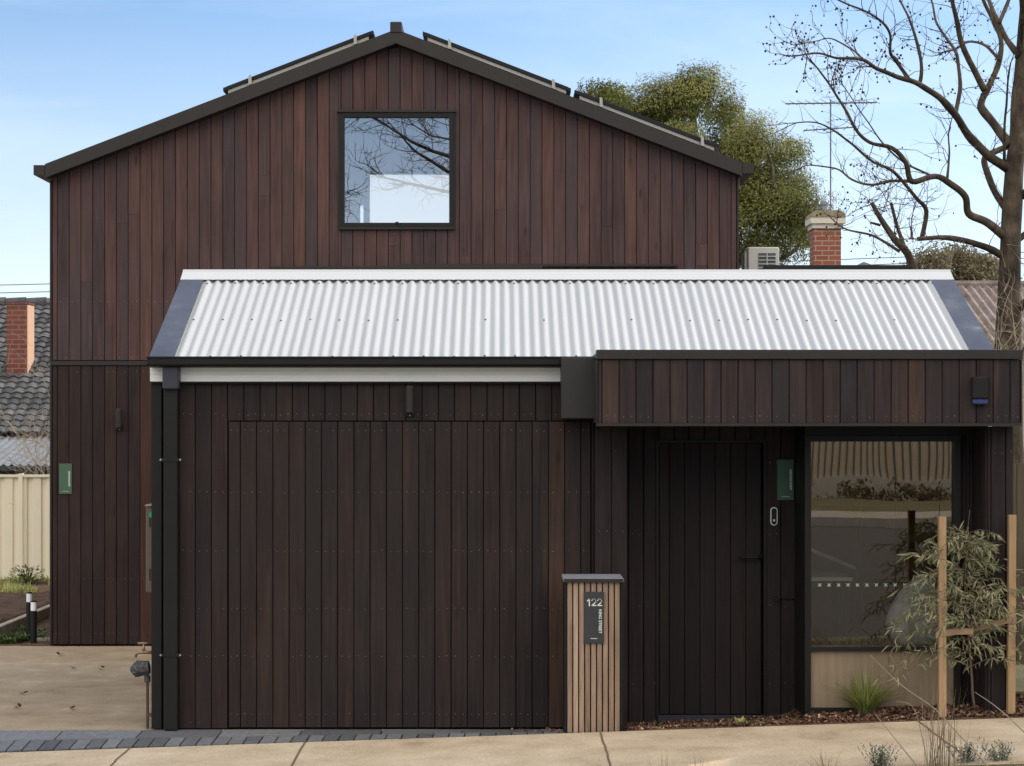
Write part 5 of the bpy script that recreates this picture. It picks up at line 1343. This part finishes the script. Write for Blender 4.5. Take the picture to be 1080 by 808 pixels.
cl_px = [(640, 108, 26), (665, 122, 34), (700, 105, 28), (735, 100, 30), (720, 135, 40), (765, 122, 30), (785, 150, 34), (755, 165, 42), (700, 160, 36), (650, 140, 30), (820, 165, 28), (800, 190, 36),
         (835, 195, 24), (815, 225, 30), (790, 225, 28), (770, 200, 34), (845, 225, 18), (820, 262, 24), (795, 262, 22), (760, 240, 34), (845, 258, 12), (862, 205, 14), (850, 212, 22), (856, 242, 16), (846, 182, 16), (616, 104, 9), (640, 98, 18), (662, 98, 20), (752, 92, 18), (625, 100, 12), (730, 85, 14), (690, 88, 12), (780, 270, 24), (735, 215, 34)]
clumps = []
for (px, py, r) in cl_px:
    dd = rgc.uniform(-1.0, 1.0); c = P(px, py, GD + dd); clumps.append((c.x, c.y, c.z, r * GD / F))
    if r > 24: 
        dd2 = rgc.uniform(1.2, 2.6); c = P(px + rgc.uniform(-6, 6), py + rgc.uniform(0, 12), GD + dd2); clumps.append((c.x, c.y, c.z, r * .8 * GD / F))
crown_mesh('crown', clumps, 150000, .080, .0125, M['gum_leaf'], gum, 5, per=520, spread=.215, orient=True)
mb = MB()
def gl_(pl, r0, r1):
    n = len(pl); sp, sr = smooth_path([P(a, b, GD + .5 * math.sin(a)) for a, b in pl], [(r0 + (r1 - r0) * i / (n - 1)) * GD / F for i in range(n)], 4); mb.tube(sp, sr, 8)
gl_([(775, 580), (780, 400), (772, 290), (750, 220), (735, 160), (730, 110)], 14, 3)
mb.build('trunk', M['gum_bark'], gum, smooth=True)
mb = MB()
for pl in ([(772, 290), (800, 240), (815, 190), (810, 160)], [(765, 270), (715, 200), (690, 150), (650, 120)], [(750, 220), (780, 170), (770, 130)], [(790, 262), (812, 275), (840, 262), (850, 230)], [(785, 275), (800, 255), (792, 225), (797, 200)]):
    gl_(pl, 4, 1)
mb.build('limbs', M['gum_bark'], gum, smooth=True)
# brown-green trees behind the bare tree at right
for (cl, d, name, label, seed) in (([(985, 275, 17), (1010, 278, 20), (1035, 285, 22), (965, 283, 13), (1020, 300, 24), (995, 298, 22), (1050, 300, 22)], 46, 'scrub_tree', 'dull brown green scrubby tree behind the plane tree trunk', 3),):
    tt = thing(name, (X(1010, d), d, -.3), label, 'tree')
    cps = [(*P(a, b, d + rgc.uniform(-.8, .8)), r * d / F) for a, b, r in cl]
    crown_mesh('crown', cps, 16000, .10, .016, M['hedge_leaf'], tt, seed, droop=0)
    mb = MB(); mb.tube([P(1012, 500, d), P(1010, 380, d), P(1008, 290, d)], [.16, .12, .04], 8); mb.tube([P(1010, 350, d), P(1035, 290, d)], [.07, .02], 6); mb.build('trunk', M['gum_bark'], tt)

# ------------------------------------------------------------------ staked sapling
SD = 14.42
sx = X(1024, SD); sz = mz(sx, SD)
sap = thing('sapling', (sx, SD, sz), 'young grey green willow leaved sapling between two timber stakes', 'tree')
rg = random.Random(52)
stem_px = [(1028, 748), (1026, 720), (1022, 690), (1021, 650), (1018, 610), (1020, 572), (1022, 538)]
stem = [P(a, b, SD + .02 * math.sin(b)) for a, b in stem_px]; sp, sr = smooth_path(stem, [.010, .0095, .009, .008, .006, .004, .002], 5)
sp = [p + Vector((mnoise.noise((p.z * 4, 1, 0)), mnoise.noise((p.z * 4, 5, 0)), 0)) * .02 for p in sp]
mb = MB(); mb.tube(sp, sr, 8); mb.build('trunk', M['twig'], sap, smooth=True)
bm_, lm = MB(), MB()
def env(py, side):
    tab = [(545, 12), (560, 30), (590, 46), (620, 60), (650, 72), (690, 78), (720, 58), (738, 25)] if side < 0 else [(545, 12), (560, 24), (590, 38), (620, 50), (650, 66), (690, 66), (715, 30), (738, 8)]
    for (a, va), (b, vb) in zip(tab, tab[1:]):
        if a <= py <= b: return va + (vb - va) * (py - a) / (b - a)
    return 4
def leafy_branch(p0, ang, L, drop, dens):
    pts = [Vector(p0)]; n = 8
    for k in range(n):
        t = (k + 1) / n
        pts.append(pts[-1] + Vector((math.cos(ang), math.sin(ang) * .65, .75 - drop * 1.9 * t)) * (L / n) + Vector((rg.gauss(0, .006), rg.gauss(0, .006), rg.gauss(0, .005))))
    bm_.tube(pts, [.0035 * (1 - .8 * k / n) for k in range(n + 1)], 4, cap=False)
    for k in range(1, n + 1):
        for q in range(rg.randint(*dens)):
            p = pts[k - 1].lerp(pts[k], rg.random()); t = (pts[k] - pts[k - 1]).normalized()
            dv = (t * .5 + Vector((rg.gauss(0, .6), rg.gauss(0, .6), rg.gauss(-.55, .6)))).normalized()
            leaf(lm, p, dv, (rg.gauss(0, .5), -1, rg.gauss(.3, .5)), rg.uniform(.05, .10), rg.uniform(.0036, .0062), rg.random())
for i in range(84):
    py = rg.triangular(545, 700, 590); k = min(len(sp) - 1, max(0, int(np.argmin([abs(q.z - Z(py, SD)) for q in sp])))); side = rg.choice([-1, 1])
    ang = (math.pi if side < 0 else 0) + rg.uniform(-1.1, 1.1)
    L = env(py + 12, side) * SD / F * rg.uniform(.45, 1.1) * 1.12
    leafy_branch(sp[k], ang, L, rg.uniform(.25, .9), (2, 4))
for (px, py, side) in ((1022, 660, -1), (1021, 672, -1), (1022, 690, -1), (1021, 665, -1), (1022, 690, 1), (1024, 700, 1), (1022, 640, -1), (1022, 650, -1), (1023, 700, -1), (1022, 645, 1), (1022, 660, 1), (1022, 672, 1), (1023, 695, -1)):
    k = int(np.argmin([abs(q.z - Z(py, SD)) for q in sp])); leafy_branch(sp[k], (math.pi if side < 0 else 0) + rg.uniform(-.5, .5), rg.uniform(.5, .68), rg.uniform(.85, 1.0), (2, 5))
bm_.build('branches', M['twig'], sap); lm.build('leaves', M['sap_leaf'], sap)
def stake(px, pyt, pyb, d, label, lean):
    x = X(px, d); z0_ = mz(x, d) - .05; zt_ = Z(pyt, d); h = .026
    mb = MB(); v = []
    for (z, ox) in ((z0_, 0), (zt_, lean)):
        v += [(x - h + ox, d - h, z), (x + h + ox, d - h, z), (x + h + ox, d + h, z), (x - h + ox, d + h, z)]
    mb.idx(v, [(0, 3, 2, 1), (4, 5, 6, 7), (0, 1, 5, 4), (1, 2, 6, 5), (2, 3, 7, 6), (3, 0, 4, 7)], 0, rg.random())
    tag(mb.build('garden_stake', M['stake'], loc=(x, d, z0_)), label, 'stake', 'timber stakes either side of the sapling')
stake(993.5, 545, 746, 14.36, 'square timber stake in front of the window, left of the sapling stem', .0)
stake(1066, 543, 745, 14.40, 'square timber stake before the dark blade wall, right of the sapling', .01)
mb = MB()
def strap(pts, w):
    pts = [Vector(p) for p in pts]
    for a, b in zip(pts, pts[1:]):
        mb.face([a + Vector((0, 0, -w)), b + Vector((0, 0, -w)), b + Vector((0, 0, w)), a + Vector((0, 0, w))])
        mb.face([a + Vector((0, .003, -w)), a + Vector((0, .003, w)), b + Vector((0, .003, w)), b + Vector((0, .003, -w))])
a0, a1, a2 = P(993.5, 668, 14.36), P(1022, 668, SD - .03), P(1066, 655, 14.40)
strap([a0 + Vector((-.05, -.03, -.015)), a0 + Vector((-.03, -.03, 0)), a0 + Vector((.03, -.03, .005)), a1 + Vector((-.09, 0, .012)), a1 + Vector((.03, -.01, .015)), ], .022)
strap([a1 + Vector((.0, .05, .02)), a1.lerp(a2, .4) + Vector((0, .02, .01)), a2 + Vector((-.03, -.03, .005)), a2 + Vector((.035, -.03, .012))], .02)
strap([a0 + Vector((-.03, .03, 0)), a1 + Vector((0, .05, .02))], .02)
tag(mb.build('tree_tie', M['webbing'], loc=(sx, SD, 1)), 'brown hessian tie strapping the sapling between its stakes', 'tree tie')

# ------------------------------------------------------------------ verge weeds in the foreground
def vz(x, y): return zt(x) - .02
def dry_weed(pl, d, r, label, r1=.0012):
    pts = [P(a, b, d + q) for a, b, q in pl]; sp, sr = smooth_path(pts, [r + (r1 - r) * i / (len(pts) - 1) for i in range(len(pts))], 5)
    mb = MB(); mb.tube(sp, sr, 6)
    tag(mb.build('dry_weed', M['twig_pale'], loc=sp[0]), label, 'weed', 'dry weed stems on the verge')
dry_weed([(1075, 850, 0), (1040, 806, 0), (1005, 768, .1), (985, 747, .15), (950, 722, .2), (918, 691, .25)], 12.54, .006, 'longest dry stem arching from the verge towards the tan panel')
dry_weed([(995, 840, 0), (965, 805, 0), (935, 768, .1), (922, 752, .1)], 12.54, .0075, 'thick short dry stem leaning left over the footpath')
dry_weed([(1120, 812, 0), (1078, 770, .05), (1050, 745, .1), (1028, 730, .15)], 12.52, .006, 'dry stem leaning in at the right edge below the stake')
dry_weed([(985, 850, 0), (972, 775, .05), (962, 745, .05), (945, 740, .05)], 12.52, .003, 'thin dry stem with a hooked tip beside the tussock')
rg = random.Random(23)
mb = MB(); bx = X(992, 12.52)
for i in range(46):
    blade(mb, (bx + rg.gauss(0, .05), 12.5 + rg.gauss(0, .05), vz(bx, 12.52) - .02), rg.uniform(0, 6.28), rg.uniform(.25, .62), rg.uniform(.02, .32), .0022, rg.random(), droop=.4)
tag(mb.build('dry_grass_clump', M['dry_leaf'], loc=(bx, 12.52, 0)), 'upright clump of straw coloured dry grass on the verge', 'grass clump')
def grey_plant(px, d, n, hh, R, seed, label):
    rg = random.Random(seed); mb = MB(); x = X(px, d); z = vz(x, d)
    for i in range(n):
        a = rg.uniform(0, 6.28); q = rg.random() * R; top = Vector((x + q * 1.4 * math.cos(a), d + q * math.sin(a), z + hh * rg.uniform(.5, 1)))
        b0 = Vector((x + q * .5 * math.cos(a), d + q * .5 * math.sin(a), z - .01))
        for k in range(9):
            p = b0.lerp(top, .25 + .75 * k / 8); aa = rg.uniform(0, 6.28)
            leaf(mb, p, (math.cos(aa), math.sin(aa), rg.uniform(.4, 1.4)), (0, 0, 1), rg.uniform(.015, .032), .004, rg.random())
    tag(mb.build('grey_herb', M['grey_leaf'], loc=(x, d, z)), label, 'plant', 'grey green herbs on the verge')
grey_plant(928, 12.52, 60, .16, .10, 1, 'grey green herb clump at the bottom edge under the tussock')
grey_plant(1022, 12.6, 50, .15, .12, 2, 'grey green herb clump right of the dry grass')
grey_plant(1055, 12.65, 40, .13, .10, 3, 'grey green herb clump at the bottom right corner')
for k, (px, L, lb) in enumerate(((700, .12, 'wispy low grass tuft at the bottom edge below the door'), (640, .10, 'wispy low grass tuft at the bottom edge below the pillar'), (735, .10, 'small wispy tuft at the bottom edge right of the door tuft'), (870, .11, 'wispy low grass tuft at the bottom edge below the window'))):
    xx = X(px, 12.52); tuft(xx, 12.52, vz(xx, 12.52) - .01, 40, L * 1.7, .07, .8, .0016, M['dry_leaf'], 'verge_grass', lb, 'grass tuft', 60 + k)['group'] = 'wispy grass tufts on the verge'

rg = random.Random(90); mb = MB()
for i in range(9000):
    x = rg.uniform(-5, 9); y = rg.uniform(9.95, 12.45)
    if mnoise.noise((x * 1.1, y * 1.1, 5)) < -.12: continue
    blade(mb, (x, y, vz(x, y) - .01), rg.uniform(0, 6.28), rg.uniform(.03, .11), rg.uniform(.2, .9), .004, rg.random(), seg=2)
tag(mb.build('verge_turf', M['dry_leaf']), 'patchy dry grass covering the nature strip', 'grass', kind='stuff')
# ------------------------------------------------------------------ across the street (seen in the windows)
across = thing('street_fence', (3, -27, -.1), 'cream corrugated fence across the street, seen in the window reflection', 'fence')
mb = MB(); ribbed(mb, -14, 24, -27, .65, 2.25); mb.build('panel', plain('tan_steel_fence', (.42, .345, .25), .6, .3), across)
mb = MB(); mb.box(-14, 24, -27.1, -26.9, -.45, .65); mb.build('plinth', M['wall_neigh'], across)
hedge = thing('street_hedge', (4, -25.5, -.3), 'low clipped hedge across the street, seen in the window reflection', 'hedge')
crown_mesh('foliage', [(-8 + .5 * k, -25.6, .1, .6) for k in range(56)], 22000, .12, .04, M['hedge_leaf'], hedge, 9, droop=0)
# a bare street tree behind the photographer and a smaller one, mirrored in the upper window
def street_tree(bx, by, hgt, seed, label, lean, klo=6):
    global tw, seeds, rgt
    rgt = random.Random(seed); tw = MB(); seeds = []
    root = thing('street_tree', (bx, by, -.3), label, 'tree', 'bare street trees')
    mb = MB(); tk = [Vector((bx, by, -.4)), Vector((bx + .1, by, hgt * .35)), Vector((bx - .05, by, hgt * .6)), Vector((bx + lean, by, hgt))]
    sp, sr = smooth_path(tk, [.3 * hgt / 11, .22 * hgt / 11, .13 * hgt / 11, .02], 6); mb.tube(sp, sr, 10); mb.build('trunk', M['bark'], root, smooth=True)
    mb = MB()
    for i in range(46):
        k = rgt.randint(klo, len(sp) - 2); a = rgt.uniform(0, 6.28); L_ = hgt * rgt.uniform(.2, .36)
        d = Vector((math.cos(a), math.sin(a), rgt.uniform(-.05, .7))).normalized(); pts = [sp[k]]
        for q in range(7):
            d = (d + Vector((rgt.gauss(0, .2), rgt.gauss(0, .2), rgt.gauss(.03, .2)))).normalized(); pts.append(pts[-1] + d * L_ / 7)
            if q > 1:
                for z_ in range(3): twig(pts[-1], d + Vector((rgt.gauss(0, .7), rgt.gauss(0, .7), rgt.gauss(0, .6))), rgt.uniform(.5, 1.2), .012, 2)
        mb.tube(pts, [.055 * (1 - .8 * q / 7) * hgt / 11 for q in range(8)], 6)
    mb.build('branches', M['bark'], root, smooth=True); tw.build('twigs', M['twig'], root)
street_tree(.1, -9.0, 14.5, 5, 'tall bare street tree behind the viewer, mirrored in the upper window', .4, 11)
street_tree(-6.2, -13.0, 8.4, 6, 'smaller bare street tree mirrored low in the upper window', -.2)

# ------------------------------------------------------------------ world, sun, camera
FILL_VEIL, VB = .85, 12.0
SUN_EL, SUN_AZ = 36.0, 57.0      # azimuth from +Y towards +X
w = bpy.data.worlds.new('World'); scene.world = w; w.use_nodes = True
nt = w.node_tree; bg = nt.nodes['Background']
tc = N(nt, 'ShaderNodeTexCoord'); sep = N(nt, 'ShaderNodeSeparateXYZ'); nt.links.new(tc.outputs['Generated'], sep.inputs[0])
zz = N(nt, 'ShaderNodeMath', operation='MULTIPLY'); zz.inputs[1].default_value = 2.7; nt.links.new(sep.outputs[2], zz.inputs[0])
cb = N(nt, 'ShaderNodeCombineXYZ'); nt.links.new(sep.outputs[0], cb.inputs[0]); nt.links.new(sep.outputs[1], cb.inputs[1]); nt.links.new(zz.outputs[0], cb.inputs[2])
nm = N(nt, 'ShaderNodeVectorMath', operation='NORMALIZE'); nt.links.new(cb.outputs[0], nm.inputs[0])
sky = N(nt, 'ShaderNodeTexSky', sky_type='NISHITA'); sky.sun_disc = False
sky.sun_elevation = rad(SUN_EL); sky.sun_rotation = rad(SUN_AZ)
sky.air_density = 1.0; sky.dust_density = .6; sky.ozone_density = 1.6; sky.altitude = 50
nt.links.new(nm.outputs[0], sky.inputs['Vector'])
mp = N(nt, 'ShaderNodeMapping'); mp.inputs['Scale'].default_value = (2.0, 2.0, 11.0); mp.inputs['Rotation'].default_value = (0, .12, .4)
nt.links.new(tc.outputs['Generated'], mp.inputs['Vector'])
nz = N(nt, 'ShaderNodeTexNoise'); nz.inputs['Scale'].default_value = 1.6; nz.inputs['Detail'].default_value = 7; nz.inputs['Roughness'].default_value = .55; nz.inputs['Distortion'].default_value = .5
nt.links.new(mp.outputs[0], nz.inputs['Vector'])
mr = N(nt, 'ShaderNodeMapRange'); mr.inputs[1].default_value = .46; mr.inputs[2].default_value = .80; mr.inputs[3].default_value = 0; mr.inputs[4].default_value = .25
nt.links.new(nz.outputs['Fac'], mr.inputs[0])
mx = N(nt, 'ShaderNodeMix', data_type='RGBA'); mx.inputs[7].default_value = (6.2, 6.6, 7.0, 1)
tn_ = N(nt, 'ShaderNodeMix', data_type='RGBA', blend_type='MULTIPLY'); tn_.inputs[0].default_value = 1; tn_.inputs[7].default_value = (.84, 1.0, 1.03, 1)
nt.links.new(sky.outputs[0], tn_.inputs[6])
nt.links.new(mr.outputs[0], mx.inputs[0]); nt.links.new(tn_.outputs[2], mx.inputs[6])
hz = N(nt, 'ShaderNodeMapRange', interpolation_type='SMOOTHSTEP'); hz.inputs[1].default_value = -.01; hz.inputs[2].default_value = .255; hz.inputs[3].default_value = .95; hz.inputs[4].default_value = 0
nt.links.new(sep.outputs[2], hz.inputs[0])
mh = N(nt, 'ShaderNodeMix', data_type='RGBA'); mh.inputs[7].default_value = (4.4, 4.8, 4.95, 1)
nt.links.new(hz.outputs[0], mh.inputs[0]); nt.links.new(mx.outputs[2], mh.inputs[6])
# added unseen cloud bank street-side as facade fill light, clear band near the horizon
vr = N(nt, 'ShaderNodeMapRange', interpolation_type='SMOOTHSTEP'); vr.inputs[1].default_value = .14; vr.inputs[2].default_value = .36; vr.inputs[3].default_value = 0; vr.inputs[4].default_value = FILL_VEIL
nt.links.new(sep.outputs[2], vr.inputs[0])
mv = N(nt, 'ShaderNodeMix', data_type='RGBA'); mv.inputs[7].default_value = (VB * 1.04, VB * .98, VB * .88, 1)
vy = N(nt, 'ShaderNodeMapRange', interpolation_type='SMOOTHSTEP'); vy.inputs[1].default_value = .25; vy.inputs[2].default_value = -.35
nt.links.new(sep.outputs[1], vy.inputs[0])
vm = N(nt, 'ShaderNodeMath', operation='MULTIPLY'); nt.links.new(vr.outputs[0], vm.inputs[0]); nt.links.new(vy.outputs[0], vm.inputs[1])
nt.links.new(vm.outputs[0], mv.inputs[0]); nt.links.new(mh.outputs[2], mv.inputs[6])
nt.links.new(mv.outputs[2], bg.inputs['Color']); bg.inputs['Strength'].default_value = .13

sd = bpy.data.lights.new('sun', 'SUN'); sd.energy = 2.2; sd.angle = rad(.8); sd.color = (1, .93, .82)
so_ = bpy.data.objects.new('sun', sd); COL.objects.link(so_)
tosun = Vector((math.cos(rad(SUN_EL)) * math.sin(rad(SUN_AZ)), math.cos(rad(SUN_EL)) * math.cos(rad(SUN_AZ)), math.sin(rad(SUN_EL))))
so_.rotation_euler = tosun.to_track_quat('Z', 'Y').to_euler(); so_.location = tosun * 50

cd = bpy.data.cameras.new('camera'); cam = bpy.data.objects.new('camera', cd); COL.objects.link(cam)
cam.location = (0, 0, H); cam.rotation_euler = (rad(90), 0, 0)
cd.sensor_width = 36; cd.lens = F / 1080 * 36; cd.shift_x = (540 - CX) / 1080; cd.shift_y = (CY - 404) / 1080
cd.clip_start = .1; cd.clip_end = 3000
scene.camera = cam
scene.render.resolution_x, scene.render.resolution_y = 1024, 766
vs = scene.view_settings; vs.view_transform = 'Standard'; vs.look = 'None'; vs.gamma = 1; vs.use_curve_mapping = False
vs.exposure = 0.75
